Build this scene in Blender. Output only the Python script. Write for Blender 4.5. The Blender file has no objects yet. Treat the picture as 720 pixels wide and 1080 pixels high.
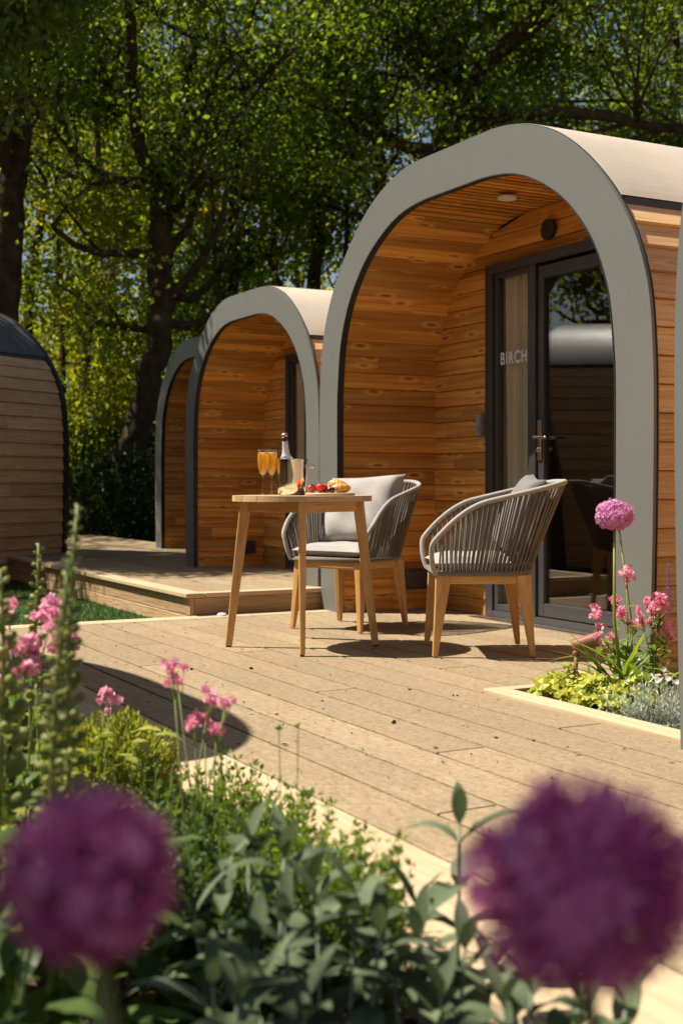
import bpy, math, random
import numpy as np
from mathutils import Vector, Matrix
R = math.radians
PI = math.pi
random.seed(7); rng = np.random.default_rng(7)
sc = bpy.context.scene
col = sc.collection

# ------------------------------------------------------------------ helpers
H, HZ, F = .818, 508., 1350.            # camera height, horizon row, focal length (px of the 720x1080 photo)
DX = np.array([.4706, -.8824]); AX = np.array([.8824, .4706]); P0 = np.array([-.015, 8.0])
ROT = math.atan2(DX[1], DX[0])
def at(px, py, Y): return ((px-360)/F*Y, Y, H-(py-HZ)/F*Y)
def ta(t, a, z=0.): p = P0+DX*t+AX*a; return (p[0], p[1], z)

def tag(o, label=None, cat=None, group=None, kind=None):
    if label: o['label'] = label
    if cat: o['category'] = cat
    if group: o['group'] = group
    if kind: o['kind'] = kind
    return o
def empty(name, loc=(0,0,0), rz=0., label=None, cat=None, group=None):
    o = bpy.data.objects.new(name, None); col.objects.link(o)
    o.empty_display_size = .1
    o.location = loc; o.rotation_euler = (0,0,rz)
    return tag(o, label, cat, group)
def copy_tree(o, parent=None):
    c = o.copy(); col.objects.link(c); c.parent = parent
    for ch in list(o.children): copy_tree(ch, c)
    return c

def mesh_np(name, V, Fc, mat, parent=None, uv=None, rnd=None, smooth=False):
    """V (n,3), Fc (m,k) equal sized faces"""
    V = np.asarray(V, np.float32); Fc = np.asarray(Fc, np.int32)
    m, k = Fc.shape
    me = bpy.data.meshes.new(name)
    me.vertices.add(len(V)); me.vertices.foreach_set('co', V.ravel())
    me.loops.add(m*k); me.loops.foreach_set('vertex_index', Fc.ravel())
    me.polygons.add(m)
    me.polygons.foreach_set('loop_start', np.arange(0, m*k, k, dtype=np.int32))
    me.polygons.foreach_set('loop_total', np.full(m, k, np.int32))
    if smooth: me.polygons.foreach_set('use_smooth', np.ones(m, bool))
    me.update(calc_edges=True)
    if rnd is not None:
        at_ = me.attributes.new('rnd', 'FLOAT', 'FACE'); at_.data.foreach_set('value', np.asarray(rnd, np.float32))
    if uv is not None:
        l = me.uv_layers.new(name='UVMap'); l.data.foreach_set('uv', np.asarray(uv, np.float32).ravel())
    me.materials.append(mat)
    o = bpy.data.objects.new(name, me); col.objects.link(o)
    if parent: o.parent = parent
    return o

class MB:
    def __init__(s): s.v=[]; s.f=[]; s.uv=[]; s.r=[]
    def face(s, pts, uv=None, rnd=0.):
        b=len(s.v); s.v += [tuple(p) for p in pts]; s.f.append(tuple(range(b,b+len(pts))))
        s.uv.append(uv or [(0,0)]*len(pts)); s.r.append(rnd)
    def hexa(s, lo, hi, rnd=None):
        """8 corner solid, lo and hi are 4 points each (same winding, ccw seen from hi side)"""
        if rnd is None: rnd=random.random()
        b=len(s.v); s.v += [tuple(p) for p in lo]+[tuple(p) for p in hi]
        L=(Vector(hi[0])-Vector(lo[0])).length
        ex=(Vector(lo[1])-Vector(lo[0])).length; ey=(Vector(lo[2])-Vector(lo[1])).length
        big=max(L,ex,ey)
        o=random.random()*3
        def quad(ix,du,dv,swap):
            s.f.append(tuple(b+i for i in ix)); s.r.append(rnd)
            q=[(0,0),(du,0),(du,dv),(0,dv)]
            if swap: q=[(y,x) for x,y in q]
            s.uv.append([(x+o,y+o) for x,y in q])
        quad((3,2,1,0),ex,ey,ey>ex); quad((4,5,6,7),ex,ey,ey>ex)
        for i in range(4):
            j=(i+1)%4; w=(Vector(lo[j])-Vector(lo[i])).length
            quad((i,j,4+j,4+i),w,L,L>w)
    def box(s,x0,x1,y0,y1,z0,z1,rnd=None):
        s.hexa([(x0,y0,z0),(x1,y0,z0),(x1,y1,z0),(x0,y1,z0)],[(x0,y0,z1),(x1,y0,z1),(x1,y1,z1),(x0,y1,z1)],rnd)
    def beam(s,p,q,w0,h0,w1=None,h1=None,up=(0,0,1),rnd=None):
        """tapered rectangular bar from p to q"""
        p=Vector(p);q=Vector(q);d=(q-p).normalized();up=Vector(up)
        if abs(d.dot(up))>.97: up=Vector((1,0,0))
        x=d.cross(up).normalized(); y=x.cross(d).normalized()
        w1=w0 if w1 is None else w1; h1=h0 if h1 is None else h1
        def ring(c,w,h): return [c-x*w/2-y*h/2, c+x*w/2-y*h/2, c+x*w/2+y*h/2, c-x*w/2+y*h/2]
        s.hexa(ring(p,w0,h0),ring(q,w1,h1),rnd) if x.cross(y).dot(d)>0 else s.hexa(ring(p,w0,h0)[::-1],ring(q,w1,h1)[::-1],rnd)
    def loft(s,rings,rnd=.4):
        b=len(s.v); k=len(rings[0])
        for r in rings: s.v+=[tuple(p) for p in r]
        z=0
        for i in range(len(rings)-1):
            L=(Vector(rings[i+1][0])-Vector(rings[i][0])).length
            for j in range(k):
                j2=(j+1)%k; s.f.append((b+i*k+j,b+i*k+j2,b+(i+1)*k+j2,b+(i+1)*k+j)); s.r.append(rnd); s.uv.append([(z,j*.04),(z,j*.04+.03),(z+L,j*.04+.03),(z+L,j*.04)])
            z+=L
        s.f.append(tuple(b+j for j in range(k))[::-1]); s.r.append(rnd); s.uv.append([(0,0)]*k)
        q=b+(len(rings)-1)*k; s.f.append(tuple(q+j for j in range(k))); s.r.append(rnd); s.uv.append([(0,0)]*k)
    def tube(s,pts,rad,n=8,cap=True,rnd=0.,flat=1.):
        pts=[Vector(p) for p in pts]; m=len(pts)
        if not hasattr(rad,'__len__'): rad=[rad]*m
        b=len(s.v); prev=None; L=0
        d0=(pts[1]-pts[0]).normalized()
        nx=d0.orthogonal().normalized()
        Ls=[]
        for i,p in enumerate(pts):
            d=(pts[min(i+1,m-1)]-pts[max(i-1,0)]).normalized()
            nx=(nx-d*nx.dot(d))
            nx=nx.normalized() if nx.length>1e-6 else d.orthogonal().normalized()
            ny=d.cross(nx)
            if i: L+=(p-pts[i-1]).length
            Ls.append(L)
            for k in range(n):
                a=2*PI*k/n; s.v.append(tuple(p+(nx*math.cos(a)+ny*math.sin(a)*flat)*rad[i]))
        for i in range(m-1):
            for k in range(n):
                k2=(k+1)%n
                s.f.append((b+i*n+k,b+i*n+k2,b+(i+1)*n+k2,b+(i+1)*n+k)); s.r.append(rnd)
                w=2*PI*rad[i]/n
                s.uv.append([(Ls[i],k*w),(Ls[i],k*w+w),(Ls[i+1],k*w+w),(Ls[i+1],k*w)])
        if cap:
            s.f.append(tuple(b+k for k in range(n))[::-1]); s.r.append(rnd); s.uv.append([(0,0)]*n)
            s.f.append(tuple(b+(m-1)*n+k for k in range(n))); s.r.append(rnd); s.uv.append([(0,0)]*n)
    def lathe(s,prof,n=32,c=(0,0,0),M=None,rnd=0.):
        b=len(s.v)
        for r,z in prof:
            for k in range(n):
                a=2*PI*k/n; p=Vector((r*math.cos(a),r*math.sin(a),z))
                if M is not None: p=M@p
                s.v.append((p.x+c[0],p.y+c[1],p.z+c[2]))
        for i in range(len(prof)-1):
            for k in range(n):
                k2=(k+1)%n
                s.f.append((b+i*n+k,b+i*n+k2,b+(i+1)*n+k2,b+(i+1)*n+k)); s.r.append(rnd)
                s.uv.append([(k/n,prof[i][1]),(k/n+1/n,prof[i][1]),(k/n+1/n,prof[i+1][1]),(k/n,prof[i+1][1])])
        for i,rev in ((0,True),(len(prof)-1,False)):
            if prof[i][0]>1e-5:
                q=[b+i*n+k for k in range(n)]
                s.f.append(tuple(q[::-1] if rev else q)); s.r.append(rnd); s.uv.append([(s.v[j][0],s.v[j][1]) for j in s.f[-1]])
    def leaf(s,base,d,L,W,droop=.3,fold=.25,n=5,up=(0,0,1),rnd=None,shape=1.,wave=0.):
        """lance shaped leaf blade that bends down along its length, two halves folded about the midrib"""
        if rnd is None: rnd=random.random()
        d=Vector(d).normalized(); up=Vector(up)
        side=d.cross(up); side=side.normalized() if side.length>1e-4 else Vector((1,0,0))
        nn=side.cross(d).normalized()
        p=Vector(base); b=len(s.v); ang=0
        for i in range(n+1):
            t=i/n
            w=W*.5*(math.sin(PI*min(t**shape*.93+.05,1.)))**.8 if i<n else 0.001
            dd=(d*math.cos(ang)-nn*math.sin(ang)); n2=(nn*math.cos(ang)+d*math.sin(ang))
            wv=math.sin(i*2.3+rnd*9)*wave*W
            s.v += [tuple(p-side*w+n2*(fold*w+wv)),tuple(p),tuple(p+side*w+n2*(fold*w-wv))]
            p=p+dd*(L/n); ang+=droop/n
        for i in range(n):
            q=b+i*3
            for k in (0,1):
                s.f.append((q+k,q+k+1,q+k+4,q+k+3)); s.r.append(rnd)
                s.uv.append([(i/n,k*.5),(i/n,k*.5+.5),((i+1)/n,k*.5+.5),((i+1)/n,k*.5)])
    def build(s,name,mat,parent=None,smooth=False,bevel=0.,loc=None,merge=False):
        me=bpy.data.meshes.new(name); me.from_pydata(s.v,[],s.f)
        l=me.uv_layers.new(name='UVMap')
        fl=[c for q in s.uv for p in q for c in p]; l.data.foreach_set('uv',fl)
        a=me.attributes.new('rnd','FLOAT','FACE'); a.data.foreach_set('value',[float(x) for x in s.r])
        if smooth: me.polygons.foreach_set('use_smooth',[True]*len(s.f))
        me.materials.append(mat); me.update()
        o=bpy.data.objects.new(name,me); col.objects.link(o)
        if parent: o.parent=parent
        if loc: o.location=loc
        if bevel:
            m=o.modifiers.new('bevel','BEVEL'); m.width=bevel; m.segments=2; m.limit_method='ANGLE'; m.angle_limit=R(40)
        return o

# ------------------------------------------------------------------ materials
def newmat(name):
    m=bpy.data.materials.new(name); m.use_nodes=True
    nt=m.node_tree; nt.nodes.clear()
    out=nt.nodes.new('ShaderNodeOutputMaterial')
    return m,nt,out
class N:
    def __init__(s,nt): s.nt=nt
    def __call__(s,typ,ins=None,**kw):
        n=s.nt.nodes.new('ShaderNode'+typ)
        for k,v in kw.items(): setattr(n,k,v)
        for k,v in (ins or {}).items():
            if isinstance(v,bpy.types.NodeSocket): s.nt.links.new(v,n.inputs[k])
            else: n.inputs[k].default_value=v
        return n
    def ramp(s,fac,stops,interp='LINEAR'):
        n=s.nt.nodes.new('ShaderNodeValToRGB'); n.color_ramp.interpolation=interp
        e=n.color_ramp.elements
        while len(e)<len(stops): e.new(.5)
        for el,(p,c) in zip(e,stops):
            el.position=p; el.color=(c[0],c[1],c[2],1) if hasattr(c,'__len__') else (c,c,c,1)
        s.nt.links.new(fac,n.inputs[0]); return n.outputs[0]
    def mix(s,fac,a,b,mode='MIX'):
        n=s.nt.nodes.new('ShaderNodeMix'); n.data_type='RGBA'; n.blend_type=mode
        for i,v in ((0,fac),(6,a),(7,b)):
            if isinstance(v,bpy.types.NodeSocket): s.nt.links.new(v,n.inputs[i])
            else: n.inputs[i].default_value = v if i==0 else (v[0],v[1],v[2],1)
        return n.outputs[2]
    def math(s,op,a,b=0.):
        n=s.nt.nodes.new('ShaderNodeMath'); n.operation=op
        for i,v in ((0,a),(1,b)):
            if isinstance(v,bpy.types.NodeSocket): s.nt.links.new(v,n.inputs[i])
            else: n.inputs[i].default_value=v
        return n.outputs[0]

def wood(name,dark,mid,light,grain=(3.,60.),knots=0.,rough=.6,bump=.15,spec=.35,board_var=.35,blotch=.3,weather=None,specks=0):
    m,nt,out=newmat(name); g=N(nt)
    uv=g('UVMap',uv_map='UVMap').outputs[0]
    rn=g('Attribute',attribute_name='rnd').outputs['Fac']
    w=g.math('MULTIPLY',rn,43.)
    mp=g('Mapping',{'Vector':uv,'Scale':(grain[0],grain[1],1)}).outputs[0]
    # warp the grain round knots
    mpb=g('Mapping',{'Vector':uv,'Scale':(2.2,7.5,1)}).outputs[0]
    wn=g('TexNoise',{'Vector':mpb,'W':w,'Scale':1.,'Detail':2.},noise_dimensions='4D').outputs['Fac']
    off=g('CombineXYZ',{'X':0.,'Y':g.math('MULTIPLY',wn,grain[1]*.045)}).outputs[0]
    mp2=g('VectorMath',{0:mp,1:off},operation='ADD').outputs[0]
    gr=g('TexNoise',{'Vector':mp2,'W':w,'Scale':1.,'Detail':5.,'Roughness':.6},noise_dimensions='4D').outputs['Fac']
    c=g.ramp(gr,[(.28,dark),(.5,mid),(.74,light)])
    bl=g('TexNoise',{'Vector':mpb,'W':g.math('ADD',w,9.),'Scale':.6,'Detail':3.},noise_dimensions='4D').outputs['Fac']
    c=g.mix(g.math('MULTIPLY',g.ramp(bl,[(.35,0),(.7,1)]),blotch),c,dark)
    bv=g.ramp(rn,[(0,1-board_var*.6),(.5,1.),(1,1+board_var*.4)])
    c=g.mix(1.,c,bv,'MULTIPLY')
    if knots:
        kv=g('Mapping',{'Vector':uv,'Scale':(3.4,11.,1)}).outputs[0]
        kv=g('VectorMath',{0:kv,1:g('CombineXYZ',{'X':g.math('MULTIPLY',rn,71.),'Y':g.math('MULTIPLY',rn,31.)}).outputs[0]},operation='ADD').outputs[0]
        vo=g('TexVoronoi',{'Vector':kv,'Scale':1.,'Randomness':1.},voronoi_dimensions='2D')
        keep=g.ramp(g('SeparateColor',{0:vo.outputs['Color']}).outputs[0],[(.62,0),(.63,1)],'CONSTANT')
        k=g.ramp(g.math('ADD',vo.outputs['Distance'],g.math('MULTIPLY',g.math('SUBTRACT',gr,.5),.25)),[(.05,1),(.15,.0)])
        halo=g.ramp(vo.outputs['Distance'],[(.1,0),(.17,1),(.33,0)])
        c=g.mix(g.math('MULTIPLY',g.math('MULTIPLY',halo,keep),.6*knots),c,light)
        c=g.mix(g.math('MULTIPLY',g.math('MULTIPLY',k,keep),.55*knots),c,[x*.35 for x in dark])
    if weather:
        geo=g('NewGeometry').outputs['Position']
        wz=g('TexNoise',{'Vector':geo,'Scale':1.3,'Detail':5.,'Roughness':.65}).outputs['Fac']
        c=g.mix(g.math('MULTIPLY',g.ramp(wz,[(.42,0),(.68,1)]),weather[1]),c,weather[0])
    if specks:
        geo2=g('NewGeometry').outputs['Position']
        fine=g('TexNoise',{'Vector':geo2,'Scale':38.,'Detail':5.,'Roughness':.75}).outputs['Fac']
        c=g.mix(g.ramp(fine,[(.35,.55),(.5,0)]),c,[x*.55 for x in dark])
        c=g.mix(g.ramp(fine,[(.58,0),(.75,.45)]),c,[min(1,x*1.25) for x in light])
        vs2=g('TexVoronoi',{'Vector':geo2,'Scale':7.,'Randomness':1.})
        kk=g.ramp(g('SeparateColor',{0:vs2.outputs['Color']}).outputs[0],[(.7,0),(.71,1)],'CONSTANT')
        c=g.mix(g.math('MULTIPLY',g.ramp(vs2.outputs['Distance'],[(.05,.85),(.09,0)]),kk),c,(.05,.035,.02))
        gr=g.math('ADD',g.math('MULTIPLY',gr,.5),fine)
    rg=g.ramp(gr,[(.3,rough+.12),(.7,rough-.08)])
    bp=g('Bump',{'Height':gr,'Strength':bump,'Distance':.01}).outputs[0]
    p=g('BsdfPrincipled',{'Base Color':c,'Roughness':rg,'Normal':bp,'Specular IOR Level':spec})
    nt.links.new(p.outputs[0],out.inputs[0]); return m

def plain(name,colr,rough=.5,metal=0.,spec=.5,noise=.0,nscale=8.,bump=0.,bscale=40.,coat=0.,sheen=0.,trans=0.):
    m,nt,out=newmat(name); g=N(nt)
    oc=g('TexCoord').outputs['Object']
    c=colr+(1,) if isinstance(colr,tuple) and len(colr)==3 else colr
    ins={'Roughness':rough,'Metallic':metal,'Specular IOR Level':spec,'Coat Weight':coat,'Sheen Weight':sheen,'Transmission Weight':trans}
    if noise:
        n1=g('TexNoise',{'Vector':oc,'Scale':nscale,'Detail':6.,'Roughness':.65}).outputs['Fac']
        cc=g.mix(g.ramp(n1,[(.3,0),(.7,1)]),[x*(1-noise) for x in colr],[min(x*(1+noise),1) for x in colr])
        ins['Base Color']=cc
        ins['Roughness']=g.ramp(n1,[(.2,min(rough+.1,1)),(.8,max(rough-.08,0))])
    else: ins['Base Color']=c
    if bump:
        nb=g('TexNoise',{'Vector':oc,'Scale':bscale,'Detail':4.}).outputs['Fac']
        ins['Normal']=g('Bump',{'Height':nb,'Strength':bump,'Distance':.01}).outputs[0]
    p=g('BsdfPrincipled',ins); nt.links.new(p.outputs[0],out.inputs[0]); return m

def leafmat(name,c0,c1,trans=.4,tcol=None,rough=.5,spec=.35,mid=None):
    m,nt,out=newmat(name); g=N(nt)
    rn=g('Attribute',attribute_name='rnd').outputs['Fac']
    c=g.ramp(rn,[(0,c0),(1,c1)] if not mid else [(0,c0),(.5,mid),(1,c1)])
    p=g('BsdfPrincipled',{'Base Color':c,'Roughness':rough,'Specular IOR Level':spec})
    tc=g.mix(1.,c,tcol or (1.6,1.5,.6),'MULTIPLY')
    t=g('BsdfTranslucent',{'Color':tc})
    mx=g('MixShader',{0:trans,1:p.outputs[0],2:t.outputs[0]})
    nt.links.new(mx.outputs[0],out.inputs[0]); return m

M={}
M['larch']=wood('larch_cladding',(.38,.20,.085),(.62,.38,.185),(.76,.54,.31),grain=(2.5,70),knots=.35,rough=.62,spec=.25,weather=((.50,.29,.15),.35))
M['lining']=wood('oiled_pine_lining',(.37,.13,.020),(.66,.29,.050),(.84,.48,.13),grain=(1.3,42),knots=1.,rough=.52,bump=.08,spec=.35,board_var=.6)
M['deck']=wood('weathered_deck_board',(.27,.197,.116),(.345,.258,.157),(.41,.318,.202),grain=(9.,60),rough=.8,bump=.9,spec=.15,board_var=.22,blotch=.5,weather=((.25,.18,.115),.45),specks=1)
M['trim']=wood('pale_timber_edging',(.40,.28,.165),(.50,.365,.225),(.60,.46,.30),grain=(2.,40),knots=.2,rough=.6,bump=.12,spec=.25,board_var=.12,blotch=.15)
M['sleeper']=wood('fascia_board',(.28,.17,.085),(.42,.275,.15),(.55,.39,.23),grain=(4.,60),knots=.4,rough=.75,bump=.7,spec=.2,board_var=.3)
M['teak']=wood('golden_teak',(.40,.20,.06),(.56,.31,.105),(.67,.41,.17),grain=(6.,90),rough=.45,bump=.06,spec=.4,board_var=.2,blotch=.15)
M['teaktop']=wood('tabletop_teak',(.36,.22,.10),(.52,.35,.19),(.64,.46,.28),grain=(6.,90),rough=.5,bump=.08,spec=.35,board_var=.35,blotch=.25)
M['grey']=plain('grey_green_painted_steel',(.138,.138,.126),rough=.42,spec=.4,noise=.07,nscale=2.5,bump=.02)
M['greyd']=plain('dark_frame_aluminium',(.040,.038,.040),rough=.36,spec=.5,noise=.06,nscale=5.)
M['black']=plain('black_trim',(.018,.018,.02),rough=.5)
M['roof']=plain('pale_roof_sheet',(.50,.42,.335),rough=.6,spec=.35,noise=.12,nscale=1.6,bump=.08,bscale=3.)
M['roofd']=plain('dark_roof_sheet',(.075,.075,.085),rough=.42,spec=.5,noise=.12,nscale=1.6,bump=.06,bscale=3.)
M['steel']=plain('polished_steel',(.86,.83,.79),rough=.13,metal=1.)
M['chrome']=plain('brushed_chrome',(.75,.73,.70),rough=.18,metal=1.)
M['white']=plain('white_plastic',(.75,.74,.70),rough=.4)
M['switch']=plain('grey_plastic_box',(.27,.27,.27),rough=.45,noise=.1)
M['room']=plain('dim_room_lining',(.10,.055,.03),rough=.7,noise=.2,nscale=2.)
M['soil']=plain('dark_bark_soil',(.055,.034,.022),rough=.95,noise=.6,nscale=30.,bump=1.,bscale=60.,spec=.1)
M['copper']=plain('brown_painted_lamp',(.23,.085,.055),rough=.45,noise=.1,nscale=20.)
M['cable']=plain('black_cable',(.02,.02,.02),rough=.5)

def fabric(name,c,scale=420.,bump=.35,var=.12,wr=.0):
    m,nt,out=newmat(name); g=N(nt)
    oc=g('TexCoord').outputs['Object']
    n1=g('TexNoise',{'Vector':oc,'Scale':scale,'Detail':2.}).outputs['Fac']
    n2=g('TexNoise',{'Vector':oc,'Scale':7.,'Detail':4.}).outputs['Fac']
    c1=g.mix(g.ramp(n1,[(.3,0),(.7,1)]),[x*(1-var) for x in c],[x*(1+var) for x in c])
    h=g.math('ADD',g.math('MULTIPLY',n1,.15),g.math('MULTIPLY',n2,wr))
    bp=g('Bump',{'Height':h,'Strength':bump,'Distance':.02}).outputs[0]
    p=g('BsdfPrincipled',{'Base Color':c1,'Roughness':.9,'Specular IOR Level':.15,'Sheen Weight':.2,'Normal':bp})
    nt.links.new(p.outputs[0],out.inputs[0]); return m
M['cushion']=fabric('light_grey_cushion_cloth',(.345,.318,.295),wr=.6,bump=.5)
M['cushiond']=fabric('grey_cushion_cloth',(.17,.16,.155),wr=.6,bump=.5)
M['rope']=fabric('taupe_grey_rope',(.165,.14,.115),scale=300.,bump=.6)
M['rail']=fabric('grey_wrapped_rail',(.33,.305,.28),scale=300.,bump=.5)
def curtainmat():
    m,nt,out=newmat('cream_curtain_cloth'); g=N(nt)
    d=g('BsdfDiffuse',{'Color':(.88,.80,.60,1)}); t=g('BsdfTranslucent',{'Color':(.8,.7,.5,1)})
    mx=g('MixShader',{0:.35,1:d.outputs[0],2:t.outputs[0]}); nt.links.new(mx.outputs[0],out.inputs[0]); return m
M['curtain']=curtainmat()
def panemat():
    m,nt,out=newmat('window_glass'); g=N(nt)
    fc=g('LayerWeight',{'Blend':.5}).outputs['Facing']
    f=g.math('MINIMUM',g.math('ADD',g.math('MULTIPLY',g.math('POWER',fc,4.),1.1),.06),1.)
    tr=g('BsdfTransparent',{'Color':(.985,.985,.975,1)}); gl=g('BsdfGlossy',{'Color':(.95,.95,.95,1),'Roughness':.004})
    mx=g('MixShader',{0:f,1:tr.outputs[0],2:gl.outputs[0]}); nt.links.new(mx.outputs[0],out.inputs[0]); return m
M['pane']=panemat()
def thinglass():
    m,nt,out=newmat('clear_drinking_glass'); g=N(nt)
    fc=g('LayerWeight',{'Blend':.5}).outputs['Facing']; fr=g.math('ADD',g.math('MULTIPLY',g.math('POWER',fc,5.),.8),.03)
    tr=g('BsdfTransparent',{'Color':(.93,.94,.93,1)}); gl=g('BsdfGlossy',{'Color':(1,1,1,1),'Roughness':.01})
    mx=g('MixShader',{0:g.math('MINIMUM',g.math('MULTIPLY',fr,1.6),1.),1:tr.outputs[0],2:gl.outputs[0]}); nt.links.new(mx.outputs[0],out.inputs[0]); return m
M['glass']=thinglass()
def juice():
    m,nt,out=newmat('orange_juice_drink'); g=N(nt)
    p=g('BsdfPrincipled',{'Base Color':(1.,.58,.05,1),'Roughness':.3,'Subsurface Weight':.3,'Subsurface Radius':(.02,.01,.004)})
    t=g('BsdfTranslucent',{'Color':(1.,.66,.08,1)})
    mx=g('MixShader',{0:.5,1:p.outputs[0],2:t.outputs[0]}); nt.links.new(mx.outputs[0],out.inputs[0]); return m
M['juice']=juice()
M['foil']=plain('white_bottle_foil',(.72,.70,.70),rough=.3,metal=.3)
M['foilb']=plain('dark_bottle_collar',(.03,.025,.02),rough=.3)
M['cork']=plain('rose_gold_cap',(.62,.40,.28),rough=.25,metal=.8)
M['bottleg']=plain('dark_green_glass',(.012,.03,.012),rough=.08,coat=1.)
M['pastry']=plain('golden_pastry',(.62,.30,.07),rough=.42,noise=.45,nscale=35.,bump=.4,bscale=60.,coat=.3)
M['berry']=plain('red_strawberry',(.62,.035,.015),rough=.28,noise=.25,nscale=70.,bump=.3,bscale=160.)
M['berryleaf']=plain('strawberry_calyx',(.08,.2,.03),rough=.6)
M['jam']=plain('dark_jam',(.035,.008,.012),rough=.12,coat=1.)
M['boardw']=wood('pale_serving_board_wood',(.5,.33,.17),(.62,.44,.25),(.72,.54,.33),grain=(8,80),rough=.5)

M['bark']=plain('dark_brown_bark',(.052,.038,.024),rough=.9,noise=.5,nscale=6.,bump=1.,bscale=14.,spec=.1)
M['barkl']=plain('pale_brown_bark',(.14,.10,.06),rough=.9,noise=.5,nscale=6.,bump=1.,bscale=14.,spec=.1)
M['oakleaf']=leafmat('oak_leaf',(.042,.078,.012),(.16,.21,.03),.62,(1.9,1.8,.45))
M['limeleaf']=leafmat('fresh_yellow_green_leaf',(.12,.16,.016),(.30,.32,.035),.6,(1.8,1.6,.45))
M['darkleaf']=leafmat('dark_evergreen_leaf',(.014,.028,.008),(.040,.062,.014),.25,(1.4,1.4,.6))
M['boxleaf']=leafmat('box_leaf',(.16,.19,.03),(.42,.42,.09),.4,(1.3,1.3,.6))
M['fernleaf']=leafmat('soft_green_leaf',(.06,.12,.018),(.24,.32,.055),.45,(1.4,1.4,.6))
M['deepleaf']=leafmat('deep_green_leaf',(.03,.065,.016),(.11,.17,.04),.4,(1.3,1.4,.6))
M['sage']=leafmat('grey_green_downy_leaf',(.065,.09,.045),(.165,.20,.115),.2,(1.,1.1,.7),rough=.85,spec=.1)
M['foxg']=leafmat('foxglove_green',(.06,.10,.02),(.16,.21,.045),.35,(1.3,1.3,.6))
M['bud']=leafmat('foxglove_bud',(.17,.22,.05),(.40,.39,.13),.35,(1.2,1.1,.8))
M['limeh']=leafmat('lime_yellow_leaf',(.26,.32,.035),(.62,.62,.13),.35,(1.3,1.2,.7))
M['strap']=leafmat('strap_leaf',(.10,.19,.02),(.28,.38,.05),.4,(1.3,1.2,.5))
M['silver']=leafmat('silver_leaf',(.22,.27,.20),(.48,.52,.42),.2,(1,1,1),rough=.8)
M['pink']=leafmat('pink_petal',(.75,.20,.36),(.92,.52,.64),.4,(1.1,1.,1.))
M['palepink']=leafmat('soft_pink_petal',(.80,.32,.48),(.93,.60,.70),.4,(1.1,1.,1.))
M['lilac']=leafmat('lilac_pink_petal',(.60,.22,.50),(.90,.50,.76),.35,(1.1,1.,1.))
M['purple']=leafmat('purple_petal',(.44,.06,.25),(.93,.42,.66),.55,(1.1,1.,1.1))
M['violet']=leafmat('violet_petal',(.16,.04,.25),(.34,.12,.40),.3,(1.1,1.,1.1))
M['whitep']=leafmat('white_petal',(.70,.68,.62),(.85,.84,.78),.3,(1,1,1))
M['stem']=plain('green_stem',(.16,.20,.04),rough=.55,noise=.15,nscale=20.)
M['stemp']=plain('pale_olive_stem',(.17,.17,.035),rough=.5,noise=.15,nscale=20.)
M['stemd']=plain('brown_stem',(.09,.08,.03),rough=.7)
M['sagestem']=plain('downy_grey_stem',(.22,.25,.17),rough=.9)
M['grass']=leafmat('lawn_blade',(.03,.055,.012),(.06,.09,.025),.3)
M['lawn']=plain('lawn_base',(.035,.07,.018),rough=.95,noise=.4,nscale=20.,spec=.1)
M['floor']=plain('woodland_floor',(.045,.038,.02),rough=.95,noise=.5,nscale=1.5,bump=1.,bscale=6.,spec=.1)
M['gapshade']=plain('gap_shadow_board',(.04,.03,.022),rough=.9)

# ------------------------------------------------------------------ pod profiles (half, s from centre, height)
OUT_H=[(1.535,0),(1.55,.4),(1.56,.8),(1.563,1.174),(1.556,1.40),(1.535,1.62),(1.50,1.76),(1.45,1.885),(1.385,2.0),(1.30,2.118),(1.205,2.222),(1.10,2.32),(.98,2.412),(.85,2.49),(.72,2.545),(.60,2.582),(.47,2.606),(.34,2.615)]
IN_H=[(1.312,0),(1.314,.6),(1.316,1.25),(1.305,1.44),(1.282,1.62),(1.25,1.735),(1.205,1.84),(1.15,1.935),(1.075,2.03),(.98,2.125),(.88,2.2),(.76,2.268),(.63,2.325),(.50,2.36),(.36,2.378),(.25,2.384)]
def catmull(P,k=5):
    P=[np.array(p,float) for p in P]; o=[]
    for i in range(len(P)-1):
        a=P[max(i-1,0)];b=P[i];c=P[i+1];d=P[min(i+2,len(P)-1)]
        for j in range(k):
            t=j/k; o.append(.5*((2*b)+(-a+c)*t+(2*a-5*b+4*c-d)*t*t+(-a+3*b-3*c+d)*t**3))
    o.append(P[-1]); return np.array(o)
def full(half):
    r=catmull(half,12); l=r[::-1].copy(); l[:,0]*=-1
    return np.vstack([r,l])           # from right foot over the top to left foot
OUTP=full(OUT_H); INP=full(IN_H)
def resample(P,n):
    seg=np.linalg.norm(np.diff(P,axis=0),axis=1); L=np.r_[0,np.cumsum(seg)]
    u=np.linspace(0,L[-1],n); return np.c_[np.interp(u,L,P[:,0]),np.interp(u,L,P[:,1])],u
def arc(P):
    return np.r_[0,np.cumsum(np.linalg.norm(np.diff(P,axis=0),axis=1))]
def parc(P,L,u): return np.array([np.interp(u,L,P[:,0]),np.interp(u,L,P[:,1])])
def strip_joints(y0,y1,lo=.9,hi=3.2):
    ys=[y0]; y=y0+random.uniform(.12,hi)
    while y<y1-.15: ys.append(y); y+=random.uniform(lo,hi)
    ys.append(y1); return ys
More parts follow.
